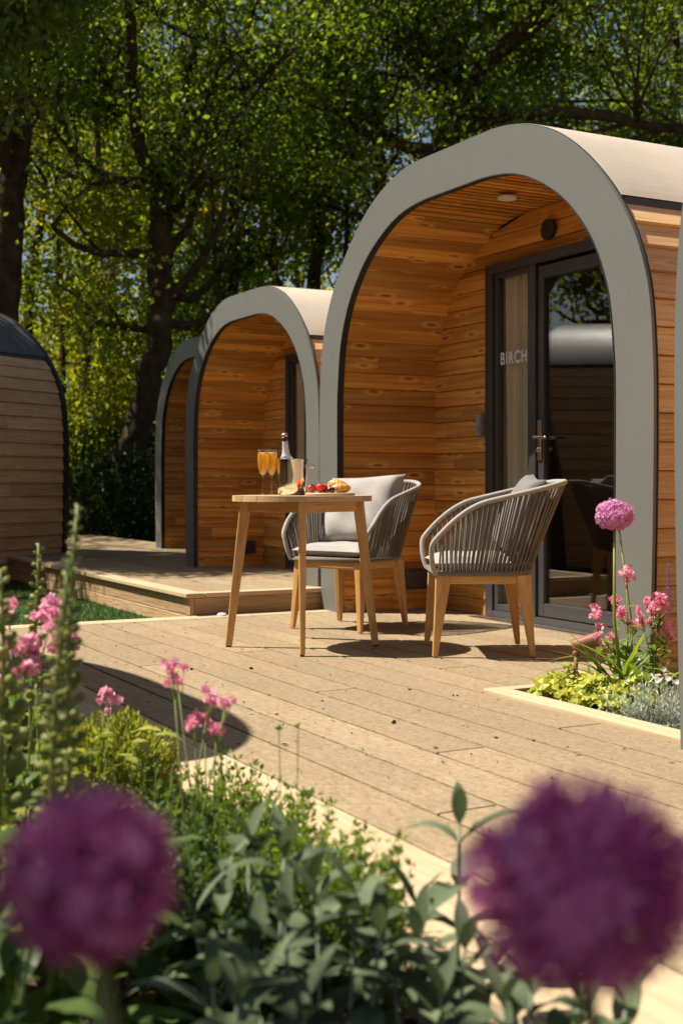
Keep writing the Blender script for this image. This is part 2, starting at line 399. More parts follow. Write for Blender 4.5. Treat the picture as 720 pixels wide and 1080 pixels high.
def clad_skin(mb,P,u0,u1,y0,y1,bw,sgn,lap=.016,rev=False,joints=(.9,3.2)):
    """overlapping boards following profile P between arc lengths; sgn=+1 outward, -1 inward; boards lap downwards"""
    L=arc(P); n=max(1,round((u1-u0)/bw)); us=np.linspace(u0,u1,n+1)
    for i in range(n):
        a=parc(P,L,us[i]); b=parc(P,L,us[i+1])
        t=(b-a)/np.linalg.norm(b-a); nn=np.array([t[1],-t[0]])*sgn   # travelling right foot -> top: (0,1) -> normal (+1,0)
        lo,hi=(a,b) if not rev else (b,a)
        tt=(hi-lo)/np.linalg.norm(hi-lo); dp=.013
        pl=lo+nn*lap; ph=hi+nn*.002-tt*.005; pb=lo-nn*dp; g0=ph-nn*(dp+.002); g1=hi-nn*dp
        ys=strip_joints(y0,y1,*joints); w=us[1]-us[0]
        for q in range(len(ys)-1):
            r=random.random(); ya,yb=ys[q]+.001,ys[q+1]-.001
            P4=lambda p,y:(p[0],y,p[1])
            A,B,C,D=P4(pl,ya),P4(pl,yb),P4(ph,yb),P4(ph,ya)
            mb.face([A,B,C,D],[(ya,0),(yb,0),(yb,w),(ya,w)],r)
            mb.face([P4(pb,ya),P4(pb,yb),B,A],[(ya,0),(yb,0),(yb,.02),(ya,.02)],r)
            mb.face([D,C,P4(g0,yb),P4(g0,ya)],[(ya,0),(yb,0),(yb,.02),(ya,.02)],r)
            mb.face([P4(g0,ya),P4(g0,yb),P4(g1,yb),P4(g1,ya)],[(ya,0),(yb,0),(yb,.02),(ya,.02)],r)
def band(mb,P,Q,y0,y1):
    """solid ring between profiles P (outer) and Q (inner), same count"""
    n=len(P)
    for i in range(n-1):
        a,b,c,d=P[i],P[i+1],Q[i+1],Q[i]
        mb.face([(a[0],y0,a[1]),(d[0],y0,d[1]),(c[0],y0,c[1]),(b[0],y0,b[1])],[(a[0],a[1]),(d[0],d[1]),(c[0],c[1]),(b[0],b[1])])
        mb.face([(a[0],y1,a[1]),(b[0],y1,b[1]),(c[0],y1,c[1]),(d[0],y1,d[1])])
        mb.face([(a[0],y0,a[1]),(b[0],y0,b[1]),(b[0],y1,b[1]),(a[0],y1,a[1])])
        mb.face([(d[0],y1,d[1]),(c[0],y1,c[1]),(c[0],y0,c[1]),(d[0],y0,d[1])])
def offset(P,e):
    t=np.gradient(P,axis=0); t/=np.linalg.norm(t,axis=1)[:,None]+1e-9
    return P+np.c_[t[:,1],-t[:,0]]*e
def width_at(P,h):
    """half width of profile at height h"""
    r=P[:len(P)//2]; return float(np.interp(h,r[:,1],r[:,0])) if h<r[-1,1] else 0.
PORCH=.72; LEN=5.4
def make_pod(label,group):
    root=empty('camping_pod',(0,0,0),0,label,'camping pod',group)
    Po,_=resample(OUTP,280); Pi,_=resample(INP,280)
    m=MB(); band(m,Po,Pi,-.008,.010); m.build('front_arch',M['grey'],root,bevel=.004)
    m=MB(); band(m,offset(Pi,.0),offset(Pi,-.006),-.012,.030); m.build('arch_lining_strip',M['black'],root)
    m=MB(); band(m,offset(Po,.004),offset(Po,-.03),.0112,.018); m.build('edge_trim',M['black'],root)
    # roof sheet over the top and gutters
    L=arc(OUTP); gu=None
    half=len(OUTP)//2
    gu=np.interp(2.09,OUTP[:half,1],L[:half]); gut=L[-1]-gu
    us=np.linspace(gu,gut,61); pts=np.array([parc(OUTP,L,u) for u in us])
    m=MB(); band(m,offset(pts,.006),offset(pts,-.03),.0195,LEN); rf=m.build('roof',M['roof'],root)
    for sg in (1,-1):
        p=pts[0] if sg>0 else pts[-1]
        m=MB(); m.box(*( (p[0]-.022,p[0]+.008) if sg>0 else (p[0]-.008,p[0]+.022)),.03,LEN,p[1]-.034,p[1]-.004); m.build('gutter',M['black'],rf)
    # side walls
    W=offset(OUTP,-.020); LW=arc(W)
    wu=np.interp(2.06,W[:half,1],LW[:half])
    m=MB(); clad_skin(m,W,0,wu,.02,LEN-.01,.122,1,lap=.019); m.build('side_wall',M['larch'],root)
    m=MB(); clad_skin(m,W,LW[-1]-wu,LW[-1],.02,LEN-.01,.122,1,lap=.019,rev=True); m.build('side_wall',M['larch'],root)
    # rear gable
    m=MB(); h=0.
    while h<2.55:
        h2=min(h+.122,2.56); w0=width_at(W,h); w1=width_at(W,h2) or .35
        r=random.random()
        m.face([(w0,LEN+.012,h),(-w0,LEN+.012,h),(-w1,LEN,h2),(w1,LEN,h2)],[(w0,0),(-w0,0),(-w1,.12),(w1,.12)],r)
        m.face([(w0,LEN,h),(-w0,LEN,h),(-w0,LEN+.012,h),(w0,LEN+.012,h)],None,r)
        h=h2
    m.build('rear_wall',M['larch'],root)
    Po2,_=resample(OUTP,90)
    m=MB(); band(m,offset(Po2,.01),offset(Po2,-.07),LEN+.001,LEN+.05); m.build('rear_edge_trim',M['black'],root)
    # porch lining
    I=offset(INP,.016); LI=arc(I)
    m=MB(); mid=LI[-1]/2; n2=.99
    top0=np.interp(2.36,I[:len(I)//2,1],LI[:len(I)//2])
    clad_skin(m,I,0,top0,.0105,PORCH,.1,-1,lap=.015,joints=(1.,2.6)); clad_skin(m,I,LI[-1]-top0,LI[-1],.0105,PORCH,.1,-1,lap=.015,rev=True,joints=(1.,2.6))
    clad_skin(m,I,top0,LI[-1]-top0,.0105,PORCH,.065,-1,lap=.008,joints=(1.,2.6)); m.build('porch_lining',M['lining'],root)
    # porch wall with door opening
    D0,D1,DH=-.69,.69,2.126
    m=MB(); h=0.
    def rowpiece(x0,x1,h,h2,x0b,x1b):
        xs=[x0]; x=x0+random.uniform(.15,3.2)
        while x<x1-.12: xs.append(x); x+=random.uniform(1.2,2.5)
        xs.append(x1)
        for k in range(len(xs)-1):
            r=random.random(); a,b=xs[k],xs[k+1]; at_=x0b if k==0 else a; bt=x1b if k==len(xs)-2 else b
            hg=h2-.005; m.face([(a,PORCH-.014,h),(b,PORCH-.014,h),(bt,PORCH-.002,hg),(at_,PORCH-.002,hg)],[(a,0),(b,0),(bt,h2-h),(at_,h2-h)],r)
            m.face([(a,PORCH+.012,h),(b,PORCH+.012,h),(b,PORCH-.014,h),(a,PORCH-.014,h)],[(a,0),(b,0),(b,.01),(a,.01)],r)
            m.face([(at_,PORCH-.002,hg),(bt,PORCH-.002,hg),(bt,PORCH+.012,hg),(at_,PORCH+.012,hg)],[(a,0),(b,0),(b,.01),(a,.01)],r)
            m.face([(at_,PORCH+.012,hg),(bt,PORCH+.012,hg),(bt,PORCH+.012,h2),(at_,PORCH+.012,h2)],[(a,0),(b,0),(b,.01),(a,.01)],r)
    hs=[0.]
    while hs[-1]<2.37: hs.append(hs[-1]+.1)
    hs=sorted(set([min(x,2.397) for x in hs]+[DH]))
    for h,h2 in zip(hs[:-1],hs[1:]):
        w0=width_at(I,h)+.01; w1=(width_at(I,h2) or .36)+.01
        if h2<=DH+1e-6:
            rowpiece(-w0,D0,h,h2,-w1,D0); rowpiece(D1,w0,h,h2,D1,w1)
        else: rowpiece(-w0,w0,h,h2,-w1,w1)
    m.build('porch_wall',M['lining'],root)
    # door set
    y=PORCH-.03
    m=MB()
    def fr(x0,x1,z0,z1,ya=y-.02,yb=y+.06): m.box(x0,x1,ya,yb,z0,z1)
    fr(D0,D0+.075,.0,DH); fr(D1-.075,D1,.0,DH); fr(D0+.075,D1-.075,DH-.06,DH); fr(D0+.075,D1-.075,.0,.045); fr(-.245,-.185,.045,DH-.06)
    door=m.build('glazed_door',M['greyd'],root,bevel=.004)
    m=MB(); a,b=-.182,.612
    m.box(a,a+.055,y-.004,y+.045,.05,2.05); m.box(b-.055,b,y-.004,y+.045,.05,2.05); m.box(a+.055,b-.055,y-.004,y+.045,1.975,2.05); m.box(a+.055,b-.055,y-.004,y+.045,.05,.125)
    leaf=m.build('door_leaf',M['greyd'],door,bevel=.004)
    m=MB(); m.box(a+.055,b-.055,y+.016,y+.024,.125,1.975); m.build('pane',M['pane'],door)
    m=MB(); m.box(D0+.075,-.245,y+.016,y+.024,.045,2.066)
    m.build('side_pane',M['pane'],door)
    m=MB()
    for z0,z1 in ((.045,.085),(2.035,2.066)): m.box(D0+.078,-.248,y-.006,y+.04,z0,z1)
    for x0,x1 in ((D0+.078,D0+.115),(-.275,-.248)): m.box(x0,x1,y-.006,y+.04,.0855,2.0345)
    m.build('side_frame',M['greyd'],door,bevel=.003)
    m=MB(); xh=-.158
    m.box(xh-.016,xh+.016,y-.014,y-.0045,.94,1.17)
    m.tube([(xh,y-.014,1.07),(xh,y-.055,1.07),(xh+.02,y-.062,1.07),(xh+.13,y-.062,1.065)],.010,8)
    m.tube([(xh,y-.010,1.0),(xh,y-.03,1.0)],.012,10)
    m.build('handle',M['chrome'],door,bevel=.002)
    m=MB(); m.box(D0-.01,D1+.01,y-.09,y-.021,.0,.016); m.box(D0-.01,D1+.01,y-.135,y-.092,.0,.009); m.build('threshold',M['chrome'],door,bevel=.002)
    # curtain in the side light and a bunched one at the leaf edge
    for x0,x1,zz in ((D0-.08,-.215,y+.075),):
        m=MB(); nx=70; rows=[.03,.5,1.0,1.5,2.08]
        for i in range(nx):
            for j in range(len(rows)-1):
                q=[]
                for (ii,jj) in ((i,j),(i+1,j),(i+1,j+1),(i,j+1)):
                    t=ii/nx; z=rows[jj]; x=x0+(x1-x0)*t
                    q.append((x, zz+.022*math.sin(t*44+z*.6)+.012*math.sin(t*17+2+z), z))
                m.face(q)
        m.build('curtain',M['curtain'],root,smooth=True)
    # dim room behind the glass
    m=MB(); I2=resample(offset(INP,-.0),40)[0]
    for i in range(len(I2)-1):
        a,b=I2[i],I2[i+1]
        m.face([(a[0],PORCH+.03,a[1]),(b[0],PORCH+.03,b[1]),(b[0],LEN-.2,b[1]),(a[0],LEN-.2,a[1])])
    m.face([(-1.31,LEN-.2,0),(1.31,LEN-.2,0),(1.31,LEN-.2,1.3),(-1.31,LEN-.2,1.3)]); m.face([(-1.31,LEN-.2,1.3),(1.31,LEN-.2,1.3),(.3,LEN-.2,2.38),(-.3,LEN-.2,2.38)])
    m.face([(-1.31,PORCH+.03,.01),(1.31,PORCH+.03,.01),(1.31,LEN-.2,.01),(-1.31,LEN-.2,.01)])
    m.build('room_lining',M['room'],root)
    # small fittings
    m=MB(); m.box(-.79,-.745,PORCH-.05,PORCH-.012,1.10,1.23); m.box(-.785,-.75,PORCH-.058,PORCH-.0505,1.12,1.15); m.build('entry_keypad',M['switch'],root,bevel=.004)
    m=MB(); Mx=Matrix.Rotation(R(90),4,'X')
    m.lathe([(.0,-.0),(.05,.0),(.06,.012),(.06,.03),(.0,.03)],28,(-.085,PORCH-.012,2.245),Mx); m.build('vent',M['black'],root)
    m=MB(); m.box(-1.308,-1.235,.44,.60,.13,.26); m.box(-1.236,-1.226,.45,.59,.14,.25); m.build('socket_box',M['greyd'],root,bevel=.006)
    m=MB(); m.lathe([(.0,2.358),(.052,2.358),(.055,2.364),(.055,2.372)],28,(.02,.33,0)); m.build('downlight',M['white'],root)
    return root
PODS='camping pods round the decks'
pod=make_pod('nearest camping pod with lit grey arch and BIRCH lettered on its glass door',PODS)
pod.location=ta(1.31,0,.0); pod.rotation_euler.z=ROT
def put(t,a,z,rz,sx=1.,sy=1.,sz=1.,label='',roof=None):
    c=copy_tree(pod); c.location=ta(t,a,z); c.rotation_euler.z=rz; c.scale=(sx,sy,sz); c['label']=label
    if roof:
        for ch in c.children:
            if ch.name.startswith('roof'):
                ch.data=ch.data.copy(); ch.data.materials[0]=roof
    return c
STEP=.134
pod2=put(-1.49,.02,STEP,ROT,.762,.85,.79,'second camping pod with sunlit pale arch on the raised deck, behind the bistro table')
pod3=put(-4.31,.78,STEP,ROT,.762,.85,.79,'camping pod in deep shade, its dark arch half hidden by the second pod')
podr=put(5.637,-.99,.0,ROT,1,1,1,'camping pod showing only the left post of its grey arch at the right edge')
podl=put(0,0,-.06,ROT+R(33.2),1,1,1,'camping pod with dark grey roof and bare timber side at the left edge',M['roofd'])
podl.location=(-6.64,8.40,-.06)
podo=put(1.36,-3.33,-.0,ROT+PI,1,1,1,'camping pod facing the bistro deck, casting the rounded shadow on its boards')

# BIRCH lettering on the glass
cu=bpy.data.curves.new('lettering','FONT'); cu.body='BIRCH'; cu.size=.100; cu.extrude=.0006; cu.align_x='CENTER'; cu.align_y='CENTER'; cu.space_character=1.17; cu.offset=.0022
to=bpy.data.objects.new('tmp',cu); col.objects.link(to); bpy.context.view_layer.update()
dg=bpy.context.evaluated_depsgraph_get(); tm=bpy.data.meshes.new_from_object(to.evaluated_get(dg)); bpy.data.objects.remove(to)
tm.transform(Matrix.Translation((-.440,PORCH-.0165,1.55))@Matrix.Rotation(R(90),4,'X')@Matrix.Diagonal((.85,1.,1.,1.)))
tm.materials.clear(); tm.materials.append(M['white']); tm.name='lettering'
dr=[c for c in pod.children if c.name.startswith('glazed_door')][0]
to=bpy.data.objects.new('lettering',tm); col.objects.link(to); to.parent=dr

# ------------------------------------------------------------------ ground, decks
def sheet(name,pts,z,mat,kind='structure'):
    m=MB(); m.face([(p[0],p[1],z) for p in pts],[(p[0],p[1]) for p in pts]); o=m.build(name,mat); tag(o,kind=kind); return o
# woodland floor, rolling a little and rising beyond the pods
n=90; xs=np.linspace(-1,1,n)**3*220; X,Y=np.meshgrid(xs,np.linspace(-1,1,n)**3*220+12)
Z=-.22+np.clip((Y-15)/30,0,1)*.5+.06*np.sin(X*.7)*np.sin(Y*.5)*np.clip((Y-13)/4,0,1)
V=np.c_[X.ravel(),Y.ravel(),Z.ravel()]; ii=np.arange(n*n).reshape(n,n)
Fq=np.c_[ii[:-1,:-1].ravel(),ii[:-1,1:].ravel(),ii[1:,1:].ravel(),ii[1:,:-1].ravel()]
tag(mesh_np('ground',V,Fq,M['floor'],smooth=True),kind='structure')
def boards(mb,t0f,t1f,a0,a1,w,z,th=.022,gap=.013,joint=(2.4,4.8)):
    a=a0
    while a<a1-.01:
        b=min(a+w,a1); t0=t0f(a,b); t1=t1f(a,b); ts=[t0]; t=t0+random.uniform(.4,joint[1])
        while t<t1-.3: ts.append(t); t+=random.uniform(*joint)
        ts.append(t1)
        for i in range(len(ts)-1):
            mb.box(ts[i]+gap*.3,ts[i+1]-gap*.3,a+gap/2,b-gap/2,z-th,z)
        a=b
def deck_obj(name,mb,mat,bevel=.003):
    o=mb.build(name,mat,bevel=bevel); o.location=(P0[0],P0[1],0); o.rotation_euler.z=ROT; tag(o,kind='structure'); return o
A_IN=-2.25; A_OUT=-2.56
m=MB(); boards(m,lambda a,b:-.085,lambda a,b:9.5 if b<-.92 else 2.93,A_IN,.70,.18857,0.)
deck_obj('deck',m,M['deck'])
m=MB(); m.box(-.2,9.5,A_OUT+.01,-.93,-.2,-.03); m.box(-.2,2.88,-.929,.7,-.2,-.03); deck_obj('deck_gap_shade',m,M['gapshade'],0)  # dark backing under the boards, its colour gives the gaps their shade
m=MB()
m.box(-.24,3.1,A_OUT,A_IN-.004,-.03,.001,.3); m.box(3.104,9.5,A_OUT,A_IN-.004,-.03,.001,.6)
m.box(-.24,9.5,A_OUT-.025,A_OUT-.001,-.16,-.002,.4)
m.box(-.24,-.09,A_IN,-.9,-.03,.001,.5); m.box(-.24,-.09,-.896,.0,-.03,.001,.2)
deck_obj('deck_edging',m,M['trim'],.004)
# bed edging on the right
m=MB()
m.box(2.94,4.04,-.93,-.835,-.05,.016,.5); m.box(2.925,2.985,-.833,-.05,-.05,.012,.2)
o=deck_obj('bed_edging',m,M['trim'],.005)
# raised deck in front of the second pod
m=MB(); S=STEP
boards(m,lambda a,b:-9.,lambda a,b:-.34,-.80,1.2,.1785,S)
deck_obj('raised_deck',m,M['deck'])
m=MB(); m.box(-9.,-.30,-.925,-.805,S-.024,S+.003,.4); m.box(-.335,-.235,-.80,.06,S-.024,S+.003,.7)
m.box(-.2999,-.235,-.925,-.803,S-.024,S+.003,.5)
deck_obj('raised_deck_edging',m,M['trim'],.004)
m=MB()
m.box(-9.,-.249,-.895,-.865,.0,S-.026,.2); m.box(-9.,-.252,-.90,-.868,-.2,-.004,.7)
m.box(-.275,-.2485,-.863,.06,-.0,S-.026,.15)
deck_obj('raised_deck_fascia',m,M['sleeper'],.003)
m=MB(); m.box(-9.,-.28,-.86,1.2,-.2,S-.028); deck_obj('raised_deck_gap_shade',m,M['gapshade'],0)  # same dark backing, shade painted below the raised boards
def quad_ta(t0,t1,a0,a1): return [ta(t0,a0)[:2],ta(t1,a0)[:2],ta(t1,a1)[:2],ta(t0,a1)[:2]]
sheet('lawn',quad_ta(-5.6,-.24,-6.,-.86),-.075,M['lawn'])
def soil_patch(name,t0,t1,a0,a1,z,amp,nn=60):
    T,A=np.meshgrid(np.linspace(t0,t1,nn),np.linspace(a0,a1,nn))
    Zz=z+amp*(rng.random(T.shape)-.5)+amp*1.5*np.sin(T*3.1)*np.cos(A*4.)
    XY=P0+T.ravel()[:,None]*DX+A.ravel()[:,None]*AX
    V=np.c_[XY,Zz.ravel()]; ii=np.arange(nn*nn).reshape(nn,nn)
    Fq=np.c_[ii[:-1,:-1].ravel(),ii[:-1,1:].ravel(),ii[1:,1:].ravel(),ii[1:,:-1].ravel()][:,::-1]
    tag(mesh_np(name,V,Fq,M['soil'],smooth=True),kind='structure')
soil_patch('bed_soil',2.985,4.06,-.83,4.,-.045,.012)
soil_patch('garden_soil',-.2,12.,-7.,A_OUT-.03,-.13,.02,110)
# lawn blades
nb=26000; T=rng.uniform(-5.,-.3,nb); A=rng.uniform(-3.6,-.92,nb)
XY=P0+T[:,None]*DX+A[:,None]*AX; hh=rng.uniform(.015,.04,nb); an=rng.uniform(0,2*PI,nb); le=rng.normal(0,.012,(nb,2))
w=.0025; V=np.zeros((nb,3,3)); V[:,0,:2]=XY-np.c_[np.cos(an),np.sin(an)]*w; V[:,1,:2]=XY+np.c_[np.cos(an),np.sin(an)]*w; V[:,2,:2]=XY+le
V[:,:2,2]=-.076; V[:,2,2]=-.075+hh
tag(mesh_np('lawn_grass',V.reshape(-1,3),np.arange(nb*3).reshape(-1,3),M['grass'],rnd=rng.random(nb)),'short green lawn grass beside the raised deck','grass',kind='stuff')

# deck light puck
m=MB(); m.lathe([(.03,0),(.03,.006),(.022,.014),(.0,.017)],20); o=m.build('deck_light',M['white'],smooth=True)
o.location=ta(-.165,-.72,.002); tag(o,'tiny white puck light on the boards at the foot of the raised deck step','deck light')

# ------------------------------------------------------------------ table
tb=empty('bistro_table',(-.195,6.35,0),R(2),'round golden wood bistro table with four splayed legs, laid with drinks and pastries','table')
m=MB(); Rt=.345; nsl=9
for i in range(nsl):      # slatted round top, one mesh
    y0=-Rt+2*Rt*i/nsl+.001; y1=-Rt+2*Rt*(i+1)/nsl-.001
    k=10; lo=[];r=random.random()
    ys=np.linspace(y0,y1,k)
    ring=[(math.sqrt(max(Rt*Rt-y*y,0)),y) for y in ys]; ring+= [(-x,y) for x,y in ring[::-1]]
    top=[(x,y,.75) for x,y in ring]; bot=[(x,y,.722) for x,y in ring]
    m.face(top,[(x,y) for x,y,z in top],r); m.face(bot[::-1],None,r)
    for j in range(len(ring)):
        j2=(j+1)%len(ring); m.face([bot[j],bot[j2],top[j2],top[j]],[(j*.03,0),(j*.03+.03,0),(j*.03+.03,.028),(j*.03,.028)],r)
m.build('tabletop',M['teaktop'],tb)
for k in range(4):
    a=k*PI/2; c,s_=math.cos(a),math.sin(a)
    m=MB(); m.beam((c*.363,s_*.363,0.006),(c*.278,s_*.278,.7215),.026,.034,.040,.056,up=(c,s_,0)); m.build('leg',M['teak'],tb,bevel=.006)
    m=MB(); m.beam((c*.363,s_*.363,0.),(c*.3623,s_*.3623,.006),.022,.028,up=(c,s_,0)); m.build('foot_pad',M['black'],tb)
m=MB()
for k in range(4):
    a=k*PI/2; b=a+PI/2; p=Vector((math.cos(a)*.275,math.sin(a)*.275,.695)); q=Vector((math.cos(b)*.275,math.sin(b)*.275,.695)); d=(q-p).normalized()
    m.beam(p+d*.02,q-d*.02,.018,.05)
m.build('apron',M['teak'],tb,bevel=.003)

# ------------------------------------------------------------------ chairs
def pillow(W_,H_,T_,n=22,crease=0.,seed=0):
    m=MB(); rr=random.Random(seed); ph=[rr.uniform(0,6) for _ in range(6)]
    def pt(u,v,s):
        x=u*W_/2*(1-.085*(1-v*v)**1.); z=v*H_/2*(1-.085*(1-u*u))
        b=((1-u**4)*(1-v**4))**.42
        cr=crease*(math.sin(u*7+ph[0]+v*3)*math.sin(v*6+ph[1])+.6*math.sin(u*13+v*9+ph[2]))*b
        return (x, s*(T_/2*b)+cr*.006, z+cr*.003)
    for s in (1,-1):
        for i in range(n):
            for j in range(n):
                u0,u1=-1+2*i/n,-1+2*(i+1)/n; v0,v1=-1+2*j/n,-1+2*(j+1)/n
                q=[pt(u0,v0,s),pt(u1,v0,s),pt(u1,v1,s),pt(u0,v1,s)]
                m.face(q if s<0 else q[::-1])
    return m
def weld(o):
    md=o.modifiers.new('weld','WELD'); md.merge_threshold=.0004; return o
def rimpts(n,bottom):
    """U rim from left front round the back to right front; x forward, y left"""
    pts=[]
    if bottom: fx,sy,bx,rc=.215,.232,-.225,.11
    else:      fx,sy,bx,rc=.235,.292,-.395,.17
    # path: front-left -> back-left corner -> back-right corner -> front-right
    path=[(fx,sy),(bx+rc,sy)]
    for k in range(1,9):
        a=PI/2*k/8; path.append((bx+rc-rc*math.sin(a),sy-rc+rc*math.cos(a)))
    path+=[(bx,-(sy-rc))]
    for k in range(1,9):
        a=PI/2*k/8; path.append((bx+rc-rc*math.cos(a),-(sy-rc)-rc*math.sin(a)))
    path.append((fx,-sy))
    P=np.array(path); Q,u=resample(P,n); return Q,u/u[-1]
def make_chair(label,group):
    root=empty('rope_chair',(0,0,0),0,label,'armchair',group)
    n=121
    B,ub=rimpts(n,True); T,ut=rimpts(n,False)
    def top_z(x,k):  # arm height rising to the back
        v=k/(n-1); e=min(v,1-v)
        base=.668+(.235-x)/.63*.15
        return base-.125*max(0,1-e/.15)**2.
    top=[(T[k][0]-(.018*max(0,1-min(k,n-1-k)/10)**2 if False else 0),T[k][1],top_z(T[k][0],k)) for k in range(n)]
    bot=[(B[k][0],B[k][1],.392) for k in range(n)]
    # rail: from seat front up, over the arm, round the back
    def rail():
        f0=[(.225,.236,.385),(.240,.250,.43),(.2465,.266,.49),(.240,.280,.535)]
        l=f0+[top[k] for k in range(3,n-3,2)]+[(x,-y,z) for x,y,z in f0[::-1]]
        P=catmull3(l,4); return P
    def catmull3(P,k=3):
        P=[np.array(p,float) for p in P]; o=[]
        for i in range(len(P)-1):
            a=P[max(i-1,0)];b=P[i];c=P[i+1];d=P[min(i+2,len(P)-1)]
            for j in range(k):
                t=j/k; o.append(.5*((2*b)+(-a+c)*t+(2*a-5*b+4*c-d)*t*t+(-a+3*b-3*c+d)*t**3))
        o.append(P[-1]); return o
    m=MB(); m.tube(rail(),.0125,10); m.build('arm_rail',M['rail'],root,smooth=True)
    m=MB(); m.tube(bot,.0125,8); m.tube([(.225,.232,.392),(.225,-.232,.392)],.0125,8); m.build('lower_rail',M['rope'],root,smooth=True)
    m=MB(); K=66; rr=random.Random(3)
    for layer in (0,1):
        for i in range(K):
            f=(i+.5+.5*layer)/(K+.5); k=f*(n-1); k0=int(k); t=k-k0; k1=min(k0+1,n-1)
            a=Vector(bot[k0]).lerp(Vector(bot[k1]),t)
            kk=max(2.5,min(n-3.5,k)); q0=int(kk); b=Vector(top[q0]).lerp(Vector(top[q0+1]),kk-q0)
            inn=Vector((-.05-a.x,-a.y,0)).normalized()*(.006 if layer else -.006)
            a=a+inn; b=b+inn; mid=(a+b)/2+Vector((rr.gauss(0,.0015),rr.gauss(0,.0015),0))-inn*.4
            m.tube([a,mid,b],.0047,5,cap=False,rnd=rr.random())
    m.build('rope_weave',M['rope'],root,smooth=True)
    # seat frame and legs
    m=MB(); z=.362
    m.box(-.195,.195,.188,.212,z-.022,z+.018); m.box(-.195,.195,-.212,-.188,z-.022,z+.018)
    m.box(.176,.20,-.187,.187,z-.022,z+.018); m.box(-.20,-.176,-.187,.187,z-.022,z+.018)
    m.build('seat_frame',M['teak'],root,bevel=.004)
    m=MB(); m.box(-.2,.21,-.205,.205,.384,.398); m.build('seat_base',M['black'],root,bevel=.004)
    for sx in (1,-1):
        for sy in (1,-1):
            m=MB()
            tp=[(.150,.178),(.222,.178),(.222,.222),(.150,.222)]; mdp=[(.168,.190),(.226,.190),(.226,.226),(.168,.226)]; ft=[(.216,.214),(.240,.214),(.240,.240),(.216,.240)]
            def q(l,z): 
                r=[(x*sx,y*sy,z) for x,y in l]; return r if sx*sy>0 else r[::-1]
            m.loft([q(ft,.004),q(mdp,.27),q(tp,.384)])
            m.build('leg',M['teak'],root,bevel=.005)
    # seat cushion
    m=pillow(.46,.46,.085,16,.5,2)
    m.v=[(x+.01,z,.438+y*.95) for x,y,z in m.v]
    m.build('seat_cushion',M['cushion'],root,smooth=True); weld(root.children[-1])
    return root
CG='rope armchairs at the bistro table'
ch1=make_chair('grey rope armchair behind the table, facing the camera with a big pale pillow',CG)
ch1.location=(.045,7.19,0); ch1.rotation_euler.z=math.atan2(-.82,-.573)
ch2=copy_tree(ch1); ch2['label']='grey rope armchair seen from its side, in front of the glass door'
ch2.location=(.657,6.18,0); ch2.rotation_euler.z=PI+R(1)
for c,tilt,dark,pos,sz,roll,lb in ((ch1,24,'cushion',(-.135,-.01,.655),(.50,.43,.17),3,'large pale grey pillow propped in the rope armchair behind the table'),(ch2,27,'cushiond',(-.20,.03,.665),(.46,.40,.14),-4,'dark grey pillow slumped in the rope armchair by the door')):
    m=pillow(sz[0],sz[1],sz[2],24,1.1,5 if c is ch1 else 11)
    o=m.build('scatter_pillow',M[dark],smooth=True); weld(o)
    # pillow local: x width, y thickness, z height -> chair local
    L=Matrix.Translation(pos)@Matrix.Rotation(R(-tilt),4,'Y')@Matrix.Rotation(R(roll),4,'X')@Matrix.Rotation(R(90),4,'Z')
    o.matrix_world=Matrix.Translation(c.location)@Matrix.Rotation(c.rotation_euler.z,4,'Z')@L
    tag(o,lb,'pillow','pillows on the rope armchairs')

# ------------------------------------------------------------------ things on the table
TZ=.7505
def flute(x,y,label):
    r=empty('champagne_flute',(x,y,TZ),0,label,'glass','flutes of orange drink')
    m=MB(); m.lathe([(.0,.001),(.030,.0012),(.030,.0028),(.008,.005),(.0035,.012),(.0035,.085),(.006,.096),(.016,.108),(.0235,.130),(.0262,.160),(.0262,.195),(.0248,.228),(.0236,.228),(.0250,.195),(.0250,.160),(.0222,.132),(.014,.110),(.004,.100),(0,.099)],28); m.build('glass_body',M['glass'],r,smooth=True)
    m=MB(); m.lathe([(0,.1005),(.0045,.102),(.0135,.1125),(.0212,.133),(.0244,.161),(.0244,.195),(.0236,.213),(.0,.213)],28); m.build('orange_drink',M['juice'],r,smooth=True)
flute(-.392,6.37,'left flute of orange drink, nearest the table rim')
flute(-.345,6.33,'right flute of orange drink, touching the ice bucket')
bk=empty('ice_bucket',(-.247,6.36,TZ),0,'polished steel ice bucket with ball handles holding the bottle','ice bucket')
m=MB(); m.lathe([(0,.0),(.056,.0),(.060,.004),(.0645,.04),(.069,.10),(.0715,.165),(.074,.176),(.0745,.180),(.0725,.181),(.0695,.165),(.067,.10),(.062,.04),(.056,.008),(0,.007)],48); [m.v.__setitem__(i_,(v_[0]*1.1,v_[1]*1.1,v_[2])) for i_,v_ in enumerate(list(m.v))]; m.build('body',M['steel'],bk,smooth=True)
for s in (1,-1):
    m=MB(); m.tube([(s*.076,0,.135),(s*.087,0,.14),(s*.092,0,.142)],.004,8); m.lathe([(0,-.011),(.006,-.009),(.0105,-.003),(.011,.002),(.008,.008),(0,.011)],16,(s*.099,0,.143)); m.build('handle',M['steel'],bk,smooth=True)
bt=empty('champagne_bottle',(-.262,6.37,TZ+.018),0,'champagne bottle with white neck foil standing in the ice bucket','bottle')
bt.rotation_euler=(R(3),R(-4),0)
m=MB(); m.lathe([(0,0),(.040,0),(.042,.01),(.042,.13),(.035,.16),(.020,.185),(0,.186)],28); m.build('body',M['bottleg'],bt,smooth=True)
m=MB(); m.lathe([(.036,.1605),(.0215,.184),(.0195,.19),(.0165,.215),(.0145,.24),(.0145,.252),(0,.253)],24); m.build('neck_foil',M['foil'],bt,smooth=True)
m=MB(); m.lathe([(.0152,.2525),(.0172,.256),(.0178,.264),(.0165,.272),(0,.2725)],24); m.build('wire_collar',M['foilb'],bt,smooth=True)
